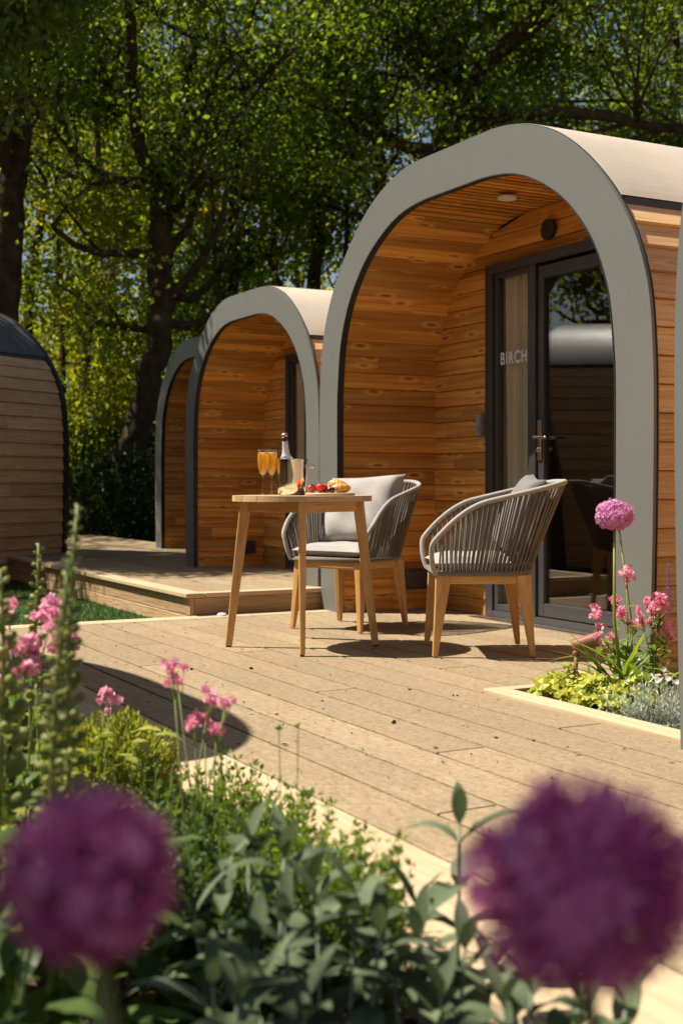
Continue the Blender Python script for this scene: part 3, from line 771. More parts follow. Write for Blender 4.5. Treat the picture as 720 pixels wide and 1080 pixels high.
m=MB(); m.lathe([(.0162,.273),(.018,.279),(.0165,.287),(.009,.292),(0,.293)],24); m.build('cork',M['cork'],bt,smooth=True)
bd=MB(); bd.lathe([(0,0),(.118,.0),(.122,.003),(.122,.010),(.119,.013),(0,.013)],48); o=bd.build('serving_board',M['boardw'],smooth=False,bevel=.001)
o.location=(-.055,6.28,TZ); tag(o,'thin round wooden serving board under the pastries','serving board')
BZ=TZ+.0135
def croissant(x,y,z,rz,label,s=1.,tilt=0):
    s*=1.1
    m=MB(); pts=[];rad=[]; nn=26
    for i in range(nn+1):
        t=-1+2*i/nn; a=t*1.25
        pts.append((.048*math.sin(a)*s,.048*(1-math.cos(a))*s*.8,.0))
        rad.append(s*max(.003,.023*(1-abs(t)**1.8)*(1+.17*abs(math.sin(i*.9)))))
    m.tube(pts,rad,14,flat=.85); o=m.build('croissant',M['pastry'],smooth=True); o.location=(x,y,z+.021*s); o.rotation_euler=(tilt,0,rz)
    tag(o,label,'croissant','croissants on the board')
croissant(-.000,6.280,BZ,R(15),'golden croissant lying on the right of the serving board')
croissant(-.03,6.33,BZ+.022,R(-20),'croissant heaped on top of the other pastries',.9,.15)
croissant(-.085,6.345,BZ,R(170),'small croissant at the back of the board, behind the strawberries',.85)
for i,(x,y,s,lb) in enumerate(((-.145,6.255,1.35,'leftmost strawberry at the edge of the serving board'),(-.110,6.232,1.45,'large strawberry, second from the left on the board'),(-.080,6.262,1.3,'strawberry beside the dark jam pot'))):
    r=empty('strawberry',(x,y,BZ),i*2.,lb,'strawberry','strawberries on the board')
    m=MB(); m.lathe([(0,0),(.007*s,.004*s),(.013*s,.012*s),(.0155*s,.021*s),(.012*s,.029*s),(0,.031*s)],16,M=Matrix.Rotation(R(18),4,'X')); m.build('fruit',M['berry'],r,smooth=True)
    m=MB()
    for k in range(6): m.leaf((0,-.009*s,.029*s),(math.cos(k*1.05),math.sin(k*1.05),.3),.013*s,.006*s,.8)
    m.build('calyx',M['berryleaf'],r)
r=empty('jam_pot',(-.052,6.225,BZ),0,'small dark jam pot among the pastries','jam pot')
m=MB(); m.lathe([(0,0),(.018,0),(.020,.003),(.020,.026),(0,.0265)],20); m.build('pot_body',M['jam'],r,smooth=True)
m=MB(); m.lathe([(.0205,.0262),(.0215,.0275),(.0215,.031),(.019,.032),(0,.032)],20); m.build('pot_rim',M['glass'],r,smooth=True)

# ------------------------------------------------------------------ planting
def rdir(zmin=-.2,rr=random):
    while True:
        v=Vector((rr.gauss(0,1),rr.gauss(0,1),rr.gauss(0,1))).normalized()
        if v.z>zmin: return v
def scatter_leaves(name,C,D,S,asp,mat,parent,rnd=None,fold=.25):
    """C centres (n,3), D leaf direction unit (n,3), S length (n)"""
    n=len(C); U=rng.normal(size=(n,3)); Nn=np.cross(D,U); Nn/=np.linalg.norm(Nn,axis=1)[:,None]+1e-9; Sd=np.cross(D,Nn)
    S=np.asarray(S)[:,None]
    V=np.zeros((n,4,3)); V[:,0]=C-D*S*.5; V[:,2]=C+D*S*.5; k=C-D*S*.06
    V[:,1]=k+Sd*S*asp*.5+Nn*S*fold*asp*.5; V[:,3]=k-Sd*S*asp*.5+Nn*S*fold*asp*.5
    return mesh_np(name,V.reshape(-1,3),np.arange(n*4).reshape(-1,4),mat,parent,rnd=rng.random(n) if rnd is None else rnd)
def unit(n): v=rng.normal(size=(n,3)); return v/np.linalg.norm(v,axis=1)[:,None]

# small plant debris blown over the boards
nd=520; T=rng.uniform(0,8.,nd); A=A_IN+np.abs(rng.normal(0,1.0,nd)); kp=(A<.6)&((A<-.95)|(T<2.8)); T=T[kp];A=A[kp]; nd=len(T)
XY=P0+T[:,None]*DX+A[:,None]*AX; C=np.c_[XY,np.full(nd,.004)]; an=rng.uniform(0,2*PI,nd); D=np.c_[np.cos(an),np.sin(an),rng.uniform(-.1,.25,nd)]
scl=rng.gamma(2.,.0042,nd)+.003
tag(scatter_leaves('deck_debris',C,D/np.linalg.norm(D,axis=1)[:,None],scl,.5,M['stemd'],None),'crumbs of dry leaf and bark strewn over the deck boards','debris',kind='stuff')
def allium(head,foot,rad,label,mat,florets=420,flat=1.,group='alliums in the beds',stemmat='stemp',sr=.006,seed=0,rough=.0,sparse=1.,second=None):
    rr=random.Random(seed); hx,hy,hz=head
    r=empty('allium_flower',foot,0,label,'flower',group)
    o=Vector(foot); c=Vector(head)-o
    m=MB(); mid=c*.5+Vector((.02*(-1)**seed,.01,0))
    m.tube([(0,0,0),mid*.9,c*.95],[sr*1.2,sr,sr*.85],8); m.build('stem',M[stemmat],r,smooth=True)
    m=MB(); m2=MB()
    for i in range(florets):
        z=1-2*(i+.5)/florets; a=i*2.39996; q=math.sqrt(1-z*z)
        v=Vector((q*math.cos(a),q*math.sin(a),z*flat)); v=(v+Vector((rr.gauss(0,.06),rr.gauss(0,.06),rr.gauss(0,.06))))
        k=rad*(1-rough*rr.random()); p=c+v*k*.88; vd=v.normalized()
        m2.tube([c,p],.0007*rad/.07,3,cap=False)
        t1=vd.orthogonal().normalized(); t2=vd.cross(t1); ph=rr.random()*6; rn=rr.random()
        for j in range(6):
            b=ph+j*PI/3; dr=(t1*math.cos(b)+t2*math.sin(b))*.85+vd*.55
            L=rad*.17*sparse; s=(t1*-math.sin(b)+t2*math.cos(b))*L*.17
            tip=p+dr.normalized()*L; md=p+dr.normalized()*L*.5
            m.face([p,md-s,tip,md+s],None,min(1,max(0,rn**1.4+rr.uniform(-.15,.15))))
        m2.tube([p,p+vd*rad*.07],.0012*rad/.07,3)
    m.build('flower_head',M[mat],r); m2.build('flower_stalks',M[mat],r)
    return r
# the two huge blurred heads close to the lens
c=at(94,924,.74); allium(c,(c[0]+.12,c[1]-.02,-.12),.0525,'large blurred purple allium head at the lower left, nearest the camera','purple',330,.98,seed=1,sparse=1.25,rough=.14)
c=at(612,932,.74); allium(c,(c[0]+.03,c[1]-.03,-.12),.0690,'large blurred purple allium head at the lower right, fraying at its edge','purple',240,.86,seed=2,rough=.38,sparse=1.7)
c=at(647,543,4.9); allium(c,(1.075,4.88,-.04),.073,'pink lilac allium on a tall stem in front of the grey arch post','lilac',520,.78,seed=3)
c=at(651,545,5.06); allium(c,(1.145,5.02,-.04),.066,'allium on the thinner stem right behind the tall pink one','lilac',260,.78,seed=4,sr=.0045)

def spike(foot,h,label,lean=(0,0),buds=46,b0=.35,bs=.016,group='foxglove spikes in bud',seed=0,leaves=7,leafL=.22):
    rr=random.Random(seed); r=empty('foxglove_spike',foot,0,label,'plant',group)
    top=Vector((lean[0],lean[1],h)); m=MB()
    pts=[top*t+Vector((.012*math.sin(t*5+seed),.01*math.cos(t*4+seed),0))*t for t in [i/8 for i in range(9)]]
    m.tube(pts,[.009-.006*i/8 for i in range(9)],7); m.build('stem',M['stem'],r,smooth=True)
    m=MB()
    for i in range(buds):
        t=b0+(1-b0)*(i/buds)**.85; p=pts[min(int(t*8),7)].lerp(pts[min(int(t*8)+1,8)],t*8-int(t*8))
        a=i*2.4; s=bs*(1.15-.85*(t-b0)/(1-b0)); d=Vector((math.cos(a),math.sin(a),.15+t*.6)).normalized()
        q=p+d*s*1.1; Mx=d.to_track_quat('Z','Y').to_matrix().to_4x4()
        m.lathe([(0,-s*.8),(s*.32,-s*.5),(s*.45,0),(s*.34,s*.5),(0,s*.8)],7,tuple(q),Mx,rnd=rr.random())
        if i%2==0: m.leaf(p,d+Vector((0,0,-.2)),s*2.4,s*.8,.6,rnd=.1)
    m.build('buds',M['bud'],r,smooth=True)
    m=MB()
    for i in range(leaves):
        t=.06+.36*i/leaves; a=i*2.4+seed; p=pts[0].lerp(pts[4],t*2)
        m.leaf(p,(math.cos(a),math.sin(a),.55),leafL*(1.15-.8*i/leaves),leafL*.27,1.5,.2,8,rnd=rr.random(),wave=.05)
    m.build('leaves',M['foxg'],r,smooth=True)
def sp(px,ytop,Y,zf,label,**k):
    t=at(px,ytop,Y); x=t[0]+k.pop('dx',0.); spike((x,Y,zf),t[2]-zf,label,lean=(t[0]-x,0),**k)
sp(84,532,2.15,-.12,'tallest foxglove spike in bud, in front of the lawn',dx=-.03,buds=70,seed=1,bs=.021,b0=.42,leafL=.30,leaves=9)
sp(66,590,2.0,-.12,'foxglove spike in bud crossing just left of the tallest one',dx=-.02,buds=60,seed=2,bs=.020,b0=.38,leafL=.26,leaves=8)
sp(35,573,3.0,-.12,'short foxglove spike in bud before the left pod wall',buds=36,seed=3,bs=.024,b0=.5,leafL=.22)
sp(-2,600,2.3,-.12,'foxglove spike in bud cut by the left edge of the picture',buds=40,seed=4,bs=.034,b0=.45)

def pinkplant(foot,h,n,spread,label,mat='pink',group='pink flowering stems',seed=0,lm='fernleaf',cl=.03,fl=34,ps=.010,leafn=26,ll=.035,tops=None):
    rr=random.Random(seed); r=empty('pink_flower',foot,0,label,'flower',group)
    ms=MB(); mf=MB(); ml=MB()
    for i in range(n):
        if tops: tp=Vector(tops[i])-Vector(foot)
        else: tp=Vector((rr.gauss(0,spread),rr.gauss(0,spread*.6),h*rr.uniform(.75,1.05)))
        b=Vector((rr.gauss(0,.02),rr.gauss(0,.02),0)); md=b.lerp(tp,.5)+Vector((rr.gauss(0,.015),rr.gauss(0,.015),0))
        ms.tube([b,md,tp],[.0028,.0022,.0014],5)
        for k in range(4): 
            cc=tp+Vector((rr.gauss(0,cl*.55),rr.gauss(0,cl*.55),rr.gauss(-.2*cl,cl*.5)))
            ms.tube([md.lerp(tp,.75),cc],.001,3,cap=False)
            for j in range(fl//4):
                p=cc+Vector((rr.gauss(0,cl*.28),rr.gauss(0,cl*.28),rr.gauss(0,cl*.25)))
                ax=rdir(-.3,rr); t1=ax.orthogonal().normalized(); t2=ax.cross(t1); rn=rr.random()
                for q in range(5):
                    a=q*1.2566; d=t1*math.cos(a)+t2*math.sin(a); s=(t2*math.cos(a)-t1*math.sin(a))*ps*.42
                    mf.face([p,p+d*ps*.6-s,p+d*ps*1.05+ax*ps*.15,p+d*ps*.6+s],None,min(1,max(0,rn+rr.uniform(-.2,.2))))
        for k in range(leafn//n+1):
            p=b.lerp(md,rr.random()) if rr.random()<.6 else md.lerp(tp,rr.random()*.7)
            ml.leaf(p,rdir(-.1,rr),ll*rr.uniform(.6,1.2),ll*.45,.7,rnd=rr.random(),n=4)
    ms.build('stems',M['stem'],r,smooth=True); mf.build('blossom',M[mat],r); ml.build('leaves',M[lm],r,smooth=True)
def pk(pts,Y,zf,label,**k):
    tops=[at(x,y,Y+dy) for x,y,dy in pts]; cx=sum(t[0] for t in tops)/len(tops)
    pinkplant((cx+k.pop('fx',0),Y,zf),.5,len(tops),.05,label,tops=tops,**k)
pk([(182,705,.0),(187,717,.03),(222,733,-.05),(216,758,0),(229,764,.04),(205,762,-.03),(240,738,0)],2.7,-.12,'loose pink flower stems over the rounded shadow on the deck',seed=5,cl=.016,ps=.0085,fl=22,leafn=26,ll=.03)
pk([(110,732,0),(116,735,.02)],3.1,-.12,'single pink bloom just above the clipped box bush',seed=6,cl=.018,ps=.010,fl=20,mat='palepink')
pk([(48,652,0),(60,664,.05),(22,674,-.05),(28,684,0),(70,675,.05),(10,640,0),(52,640,.05),(40,690,0)],2.9,-.12,'pale pink flower heads at the left edge below the timber pod wall',seed=7,cl=.022,ps=.013,fl=34,mat='palepink',leafn=90,ll=.05)
pk([(14,706,0),(2,700,0),(5,712,.05),(30,700,0)],2.6,-.12,'small pink blooms at the very left edge, under the larger heads',seed=8,cl=.02,ps=.011,fl=26,mat='palepink',leafn=60,ll=.05)

def bush(foot,rx,ry,h,n,ls,mat,label,cat='shrub',name='shrub',group=None,asp=.45,shell=.35,up=.5,stems=14,seed=0):
    r=empty(name,foot,0,label,cat,group)
    v=unit(n); v[:,2]=np.abs(v[:,2]); rad=(1-shell*rng.random(n)**1.6)[:,None]
    lump=1+.10*np.sin(v[:,0:1]*7+seed)*np.cos(v[:,1:2]*6+seed)+.07*np.sin(v[:,2:3]*11+seed*2)
    C=v*rad*lump*np.array([rx,ry,h]); D=v+unit(n)*.6+np.array([0,0,up]); D/=np.linalg.norm(D,axis=1)[:,None]
    scatter_leaves('leaves',C,D,ls*rng.uniform(.6,1.3,n),asp,mat,r)
    m=MB()
    for k in range(stems):
        d=rdir(.15); m.tube([(0,0,0),(d.x*rx*.5,d.y*ry*.5,abs(d.z)*h*.45+.02*h),(d.x*rx*.8,d.y*ry*.8,abs(d.z)*h*.85)],[.004,.003,.0015],4)
    m.build('stems',M['stemd'],r)
    return r
bush((-.585,3.25,-.12),.21,.20,.36,12000,.019,M['boxleaf'],'clipped box bush with bright small leaves beside the deck shadow',asp=.5)

# feathery ground cover plants along the deck edge
def feathery(foot,rx,h,n,label,mat='fernleaf',seed=0,group='feathery plants along the deck edge',ls=.02,tall=0):
    rr=random.Random(seed); r=empty('feathery_plant',foot,0,label,'plant',group); ms=MB(); C=[];D=[];S=[]
    for i in range(n):
        a=rr.uniform(0,2*PI); q=rx*math.sqrt(rr.random()); tp=Vector((q*math.cos(a),q*math.sin(a),h*rr.uniform(.55,1.05)*(1-.3*(q/rx)**2)))
        b=tp*.15; b.z=0; md=b.lerp(tp,.5)+Vector((0,0,.02))
        ms.tube([b,md,tp],[.0018,.0014,.0008],3,cap=False)
        for k in range(9):
            t=.3+.7*k/8; p=(b.lerp(md,t*2) if t<.5 else md.lerp(tp,t*2-1))
            for e in range(4):
                d=rdir(-.2,rr); d.z+=.4; d.normalize(); C.append(p+d*ls*.5); D.append(d); S.append(ls*rr.uniform(.6,1.25)*(1.2-t*.5))
    for k in range(tall):
        x=rr.gauss(0,rx*.5); y=rr.gauss(0,rx*.4); z=h*rr.uniform(1.15,1.5); ms.tube([(x*.6,y*.6,0),(x,y,z)],.0012,4)
        for q in range(9):
            d=rdir(-.1,rr); C.append(Vector((x,y,z))+d*.004); D.append(d); S.append(.014)
    ms.build('stems',M['stem'],r)
    scatter_leaves('leaves',np.array(C),np.array(D),np.array(S),.42,M[mat],r)
fp=[(235,822,3.0,.18,.17,60,'fernleaf','feathery green plant right below the clipped box bush'),
    (262,852,2.75,.17,.20,70,'fernleaf','feathery green plant, second along the deck edge from the box bush'),
    (308,880,2.55,.15,.20,60,'fernleaf','feathery plant with two tall dry seed stalks by the deck edging'),
    (352,905,2.35,.13,.20,60,'fernleaf','feathery green plant in the middle of the deck edge row'),
    (390,925,2.22,.10,.21,44,'fernleaf','feathery plant with upright sprigs standing before the pale edging corner'),
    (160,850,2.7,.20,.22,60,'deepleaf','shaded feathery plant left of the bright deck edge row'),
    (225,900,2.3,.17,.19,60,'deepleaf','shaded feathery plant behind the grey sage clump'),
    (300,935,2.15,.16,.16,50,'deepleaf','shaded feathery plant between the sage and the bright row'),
    (60,860,2.4,.22,.26,60,'fernleaf','leafy plant in half sun above the lower left allium')]
for i,(px,py,Y,rx,h,n_,mt,lb) in enumerate(fp):
    feathery(((px-360)/F*Y,Y,-.12),rx,h+.12,n_,lb,mt,seed=20+i,ls=.026,tall=2 if i in (2,) else (1 if i in (0,) else 0))

# broad leaved fillers
def leafy(foot,n,L,W,h,spread,mat,label,name='leafy_plant',group='broad leaved plants in the bed',seed=0,droop=1.1,fold=.2,wave=.04,up=.5,stemmat='stem'):
    rr=random.Random(seed); r=empty(name,foot,0,label,'plant',group); m=MB(); ms=MB()
    for i in range(n):
        a=rr.uniform(0,2*PI); q=spread*math.sqrt(rr.random()); p=Vector((q*math.cos(a),q*math.sin(a),h*rr.random()))
        d=Vector((math.cos(a)+rr.gauss(0,.4),math.sin(a)+rr.gauss(0,.4),up+rr.gauss(0,.3)))
        m.leaf(p,d,L*rr.uniform(.65,1.2),W*rr.uniform(.8,1.15),droop*rr.uniform(.5,1.3),fold,6,rnd=rr.random(),wave=wave)
        if i%2==0: ms.tube([(p.x*.25,p.y*.25,0),p],.0022,4,cap=False)
    m.build('leaves',mat,r,smooth=True); ms.build('stems',M[stemmat],r)
lp=[(25,760,2.6,60,.09,.05,.34,.18,'limeish','bright broad leaved plant behind the foxgloves at the left edge'),
    (95,700,3.2,50,.08,.04,.28,.16,'limeish','low leafy plant between the pink heads and the box bush'),
    (30,850,2.0,46,.14,.05,.30,.16,'deepleaf','dark long leaved plant under the foxglove spikes'),
    (110,880,2.1,40,.12,.045,.26,.16,'deepleaf','dark leafy plant right behind the lower left allium'),
    (60,1020,1.45,40,.10,.05,.20,.16,'fernleaf','deep green leafy clump in the lower left corner'),
    (165,1040,1.45,34,.10,.045,.14,.13,'fernleaf','deep green leafy clump right of the left allium stem'),
    (430,1075,1.45,24,.08,.035,.03,.10,'fernleaf','green leafy clump under the sage near the bottom edge'),
    (-30,960,1.7,40,.13,.05,.34,.2,'deepleaf','dark leafy mass at the lower left edge')]
for i,(px,py,Y,n_,L,W_,h,spd,mt,lb) in enumerate(lp):
    leafy(((px-360)/F*Y,Y,-.12),n_,L,W_,h+.05,spd,M['boxleaf'] if mt=='limeish' else M[mt],lb,seed=40+i)

# grey sage / lambs ear stems
def sage(foot,stems,label,seed=0,L=.075,W_=.026,step=.028,group='grey leaved sage plants'):
    rr=random.Random(seed); r=empty('sage_plant',foot,0,label,'plant',group); m=MB(); ms=MB()
    for (dx,dy,h) in stems:
        tp=Vector((dx,dy,h)); b=Vector((dx*.25,dy*.25,0)); md=b.lerp(tp,.5)+Vector((dx*.2,dy*.2,0))
        ms.tube([b,md,tp],[.0045,.0036,.0025],6)
        z=h; k=0; ph=rr.uniform(0,6)
        while z>h*.4 and k<5:
            t=z/h; p=b.lerp(md,t*2) if t<.5 else md.lerp(tp,t*2-1)
            a=ph+k*PI/2+rr.gauss(0,.15)
            upz=1.7 if k==0 else (1.0 if k==1 else .45 if k<4 else .15)
            sz=(.55,.8,1.,1.1,1.1)[min(k,4)]
            for e in (0,PI):
                m.leaf(p,(math.cos(a+e),math.sin(a+e),upz+rr.gauss(0,.12)),L*sz*rr.uniform(.85,1.15),W_*sz*rr.uniform(.9,1.1),1.1*rr.uniform(.4,1.4) if k else .3,.3,7,rnd=rr.random(),shape=.85,wave=.03)
            z-=step*(.5 if k==0 else 1.); k+=1
    m.build('leaves',M['sage'],r,smooth=True); ms.build('stems',M['sagestem'],r,smooth=True)
def sg(px,Y,tops,label,seed,**k):
    x0=(px-360)/F*Y; st=[]
    for (tx,ty,dy) in tops:
        t=at(tx,ty,Y+dy); st.append((t[0]-x0,dy,t[2]+.12))
    sage((x0,Y,-.12),st,label,seed,**k)
SG=dict(L=.15,W_=.046,step=.07)
sg(270,2.05,[(262,885,.10),(300,900,.02),(235,925,.06),(330,930,.1),(205,965,0)],'grey leaved sage clump standing tallest, left of the bottom centre',1,**SG)
sg(345,1.85,[(335,955,.05),(375,945,.08),(300,975,0),(400,985,.05),(270,1000,.02)],'grey leaved sage clump at the bottom centre',2,**SG)
sg(455,1.9,[(440,990,.06),(490,1000,.02),(415,1030,0),(520,1025,.05),(465,1050,-.05)],'grey leaved sage clump low under the right allium',3,**SG)
sg(478,2.1,[(484,868,.03),(438,955,.0)],'dark upright sage shoots against the deck, left of the right allium',4,L=.15,W_=.05,step=.07)
sg(575,1.75,[(560,1045,0),(610,1055,.04),(530,1060,0),(660,1062,.0)],'sage clump at the bottom edge beneath the right allium',5,**SG)
sg(235,1.75,[(225,1040,0),(280,1035,.04),(250,1060,-.04),(325,1050,0)],'sage clump nearest the bottom edge, left of centre',6,**SG)

# right bed
def heuch(foot,n,label,seed):
    rr=random.Random(seed); r=empty('lime_heuchera',foot,0,label,'plant','lime yellow plants in the right bed'); m=MB(); ms=MB()
    for i in range(n):
        a=rr.uniform(0,2*PI); q=.13*math.sqrt(rr.random()); h=.05+.11*rr.random()*(1-q/.2); c=Vector((q*math.cos(a),q*math.sin(a),h))
        nrm=Vector((math.cos(a)*q*5,math.sin(a)*q*5,1)+Vector((rr.gauss(0,.35),rr.gauss(0,.35),0)) if False else (math.cos(a)*q*5+rr.gauss(0,.35),math.sin(a)*q*5+rr.gauss(0,.35),1)).normalized()
        t1=nrm.orthogonal().normalized(); t2=nrm.cross(t1); R_=.028*rr.uniform(.6,1.2); ph=rr.random()*6; rn=rr.random(); K=14
        ring=[c+(t1*math.cos(ph+k*2*PI/K)+t2*math.sin(ph+k*2*PI/K))*R_*(1+.16*math.sin(k*2*PI/K*5+ph))+nrm*R_*.28*math.sin(k*2.6+ph) for k in range(K)]
        for k in range(K): m.face([c,ring[k],ring[(k+1)%K]],None,rn)
        ms.tube([(c.x*.2,c.y*.2,0),c],.0014,3,cap=False)
    m.build('leaves',M['limeh'],r); ms.build('stems',M['stemp'],r)
heuch((.86,4.93,-.045),85,'lime yellow leafy plant around the garden spotlight stake',1)
heuch((.965,4.80,-.045),110,'lime yellow leafy plant in the middle of the right bed',2)
heuch((1.06,4.66,-.045),70,'lime yellow leafy plant half under the silver one',3)
def strapplant(foot,n,L,label,seed,W_=.022,mat='strap'):
    rr=random.Random(seed); r=empty('strap_leaf_plant',foot,0,label,'plant','strap leaved plants in the right bed'); m=MB()
    for i in range(n):
        a=rr.uniform(0,2*PI); m.leaf((rr.gauss(0,.015),rr.gauss(0,.015),0),(math.cos(a)*.45,math.sin(a)*.45,1.2),L*rr.uniform(.6,1.1),W_,rr.uniform(.5,1.9),.3,9,rnd=rr.random(),shape=.6)
    m.build('leaves',M[mat],r,smooth=True)
strapplant((1.06,4.90,-.045),20,.46,'arching green strap leaves at the foot of the tall pink allium',1)
strapplant((1.15,4.82,-.045),16,.42,'second tuft of strap leaves, right of the allium stems',2,W_=.032)
strapplant((1.0,5.05,-.045),9,.25,'small tuft of strap leaves left behind the allium stems',3,W_=.016)
def silver(foot,n,label,seed,flowers=6):
    rr=random.Random(seed); r=empty('silver_plant',foot,0,label,'plant','silver plants in the right bed'); m=MB(); mf=MB()
    for i in range(n):
        d=rdir(.05,rr); L=.13*rr.uniform(.6,1.1); p=Vector((rr.gauss(0,.03),rr.gauss(0,.03),0)); tip=p+Vector((d.x*1.0,d.y*1.0,abs(d.z)+.25))*L
        m.tube([p,p.lerp(tip,.5)+Vector((0,0,.012)),tip],[.0014,.0012,.0006],3,cap=False,rnd=rr.random())
        for k in range(9):
            q=p.lerp(tip,.3+.7*k/8)+Vector((0,0,.008)); m.leaf(q,d+rdir(-.5,rr)*.9,.022,.004,.3,n=2,rnd=rr.random())
    for i in range(flowers):
        c=Vector((rr.gauss(0,.07),rr.gauss(0,.07),.15+rr.random()*.05)); m.tube([(c.x*.3,c.y*.3,0),c],.001,3,cap=False)
        for k in range(12):
            if k==0: ax=(rdir(.3,rr)+Vector((-.2,-.5,.3))).normalized(); u1=ax.orthogonal().normalized(); u2=ax.cross(u1)
            a=k*PI/6; pd=lambda b,l: c+(u1*math.cos(b)+u2*math.sin(b))*l+ax*l*.35
            mf.face([c,pd(a-.22,.008),pd(a,.0125),pd(a+.22,.008)])
    m.build('foliage',M['silver'],r)
    if flowers: mf.build('daisies',M['whitep'],r)
silver((1.07,4.42,-.045),150,'silver feathery plant spilling towards the bed corner',1,5)
silver((1.15,4.60,-.045),110,'silver plant with white daisies beside the lime plant',2,9)
silver((1.20,4.33,-.045),110,'silver feathery plant right against the post at the picture edge',3,4)
pk([(660,605,0),(650,632,.03),(655,645,0),(668,655,.05),(632,672,-.05)],4.95,-.045,'pink blossom stems climbing in front of the arch post',seed=11,cl=.026,ps=.010,fl=44,leafn=40,ll=.06,fx=.03)
pk([(628,648,0),(630,660,0),(626,640,.05)],5.05,-.045,'thin pink blossom spike left of the allium stems',seed=12,cl=.020,ps=.009,fl=36,leafn=20,ll=.05,fx=.06)
pk([(690,640,0),(700,655,.05),(705,668,0),(682,632,.05),(698,632,0),(676,650,0)],4.8,-.045,'mass of pink blossom between the arch post and the picture edge',seed=13,cl=.030,ps=.010,fl=50,leafn=60,ll=.06)
def salvia(foot,h,label,seed):
    rr=random.Random(seed); r=empty('purple_salvia',foot,0,label,'flower','purple spikes in the right bed'); m=MB(); m.tube([(0,0,0),(0,0,h)],[.002,.001],5); m.build('stem',M['stem'],r)
    m=MB()
    for k in range(90):
        z=h*(.62+.38*k/90); a=k*2.4; m.leaf((0,0,z),(math.cos(a),math.sin(a),.5),.017*(1.2-.7*k/90),.007,.5,n=2,rnd=rr.random())
    m.build('florets',M['violet'],r)
t_=at(704,594,4.95); salvia((t_[0],4.95,-.045),t_[2]+.045,'slim purple salvia spike against the timber wall',1)

# garden spotlight with its cable
fx,fy=.885,4.92; r=empty('garden_spotlight',(fx,fy,-.045),0,'brown metal garden spotlight on a stake in the lime foliage','spotlight')
m=MB(); m.tube([(0,0,-.06),(.004,0,.0),(.012,0,.12),(.018,-.0,.215)],[.006,.008,.0085,.0085],10); m.build('stake',M['copper'],r,smooth=True)
hd=Vector((.95,-.12,.32)).normalized(); Mx=hd.to_track_quat('Z','Y').to_matrix().to_4x4()
m=MB(); m.lathe([(0,-.05),(.024,-.05),(.0275,-.044),(.0275,.048),(.0255,.05),(.0235,.05),(.0235,.036),(0,.036)],28,(.05,0,.243),Mx); m.build('lamp_head',M['copper'],r,smooth=False,bevel=.001)
m=MB(); m.lathe([(0,0),(.0125,0),(.0125,.006),(0,.006)],16,(.008,-.027,.205),Matrix.Rotation(R(90),4,'X')); m.tube([(.018,0,.205),(.024,0,.222)],.009,8); m.build('bracket',M['copper'],r,smooth=True)
m=MB(); pts=[(.016,-.008,.14),(.03,-.03,.10),(.055,-.06,.06),(.09,-.11,.03),(.13,-.16,.02),(.17,-.20,.05),(.21,-.24,.055),(.27,-.28,.02)]
m.tube(catm:= [tuple(p) for p in catmull([list(p) for p in pts],4)],.0035,7); m.build('cable',M['cable'],r,smooth=True)

# ------------------------------------------------------------------ trees
def grow(p,d,L,r,depth,mb,pts,rr,n=4,wob=.22,upb=.12):
    P=[p.copy()]; q=p.copy(); dd=d.normalized()
    for i in range(n):
        dd=(dd+Vector((rr.gauss(0,wob),rr.gauss(0,wob),rr.gauss(0,wob)+upb))).normalized(); q=q+dd*(L/n); P.append(q.copy())
        if depth<=1: pts.append((q.copy(),.8 if depth else 1.))
    rad=[r*(1-.55*i/n) for i in range(n+1)]
    mb.tube(P,rad,7 if r>.05 else 4,cap=False)
    if depth>0:
        for k in range(rr.choice((2,3,3))):
            i=rr.randint(max(1,n-2),n); nd=(dd+rdir(-.5,rr)*.9).normalized()
            grow(P[i],nd,L*rr.uniform(.55,.8),rad[i]*.7,depth-1,mb,pts,rr)
def tree(name,label,cat,paths,laterals,leafn,leafs,lm,bark='bark',group='trees of the wood behind the pods',sig=.55,seed=0,latL=2.2,zmin=1.6,depth=2,foot=None,lmix=None):
    """paths: list of (pts [(x,y,z)..], r0, r1)"""
    rr=random.Random(seed); f=Vector(foot or paths[0][0][0]); root=empty(name,f,0,label,cat,group)
    mb=MB(); pts=[]
    for P,r0,r1 in paths:
        P=[Vector(p)-f for p in P]; Q=[Vector(p) for p in catmull([list(p) for p in P],5)]
        Q=[q+Vector((rr.gauss(0,r0*.12),rr.gauss(0,r0*.12),0)) for q in Q]
        n=len(Q); mb.tube(Q,[r0+(r1-r0)*i/(n-1) for i in range(n)],12)
        cand=[i for i in range(1,n) if Q[i].z+f.z>zmin]
        for k in range(laterals):
            if not cand: break
            i=rr.choice(cand); a=rr.uniform(0,2*PI); rl=r0+(r1-r0)*i/(n-1)
            grow(Q[i],Vector((math.cos(a),math.sin(a),rr.uniform(-.1,.6))),latL*rr.uniform(.5,1.15),rl*.42,depth,mb,pts,rr)
        pts.append((Q[-1],1.))
    mb.build('trunk',M[bark],root,smooth=True)
    if leafn:
        leafn=int(leafn*.54); leafs*=.9; sig*=.58; pts=[q for q in pts if q[0].z<9.8]
        k=np.array([[*p] for p,_ in pts]); m_=len(k)
        # clumps: each twig point gets its own share, so light and gaps read through the crown
        wgt=rng.gamma(1.1,1.,m_); wgt/=wgt.sum(); idx=rng.choice(m_,leafn,p=wgt)
        C=k[idx]+rng.normal(size=(leafn,3))*np.array([sig,sig,sig*.55]); D=unit(leafn)+np.array([0,0,-.35]); D/=np.linalg.norm(D,axis=1)[:,None]
        scatter_leaves('crown',C,D,leafs*rng.uniform(.6,1.35,leafn),.62,M[lm],root)
    return root
def px(l,Y): return [at(x,y,Y+(dy[0] if dy else 0)) for x,y,*dy in l]
G=-.15
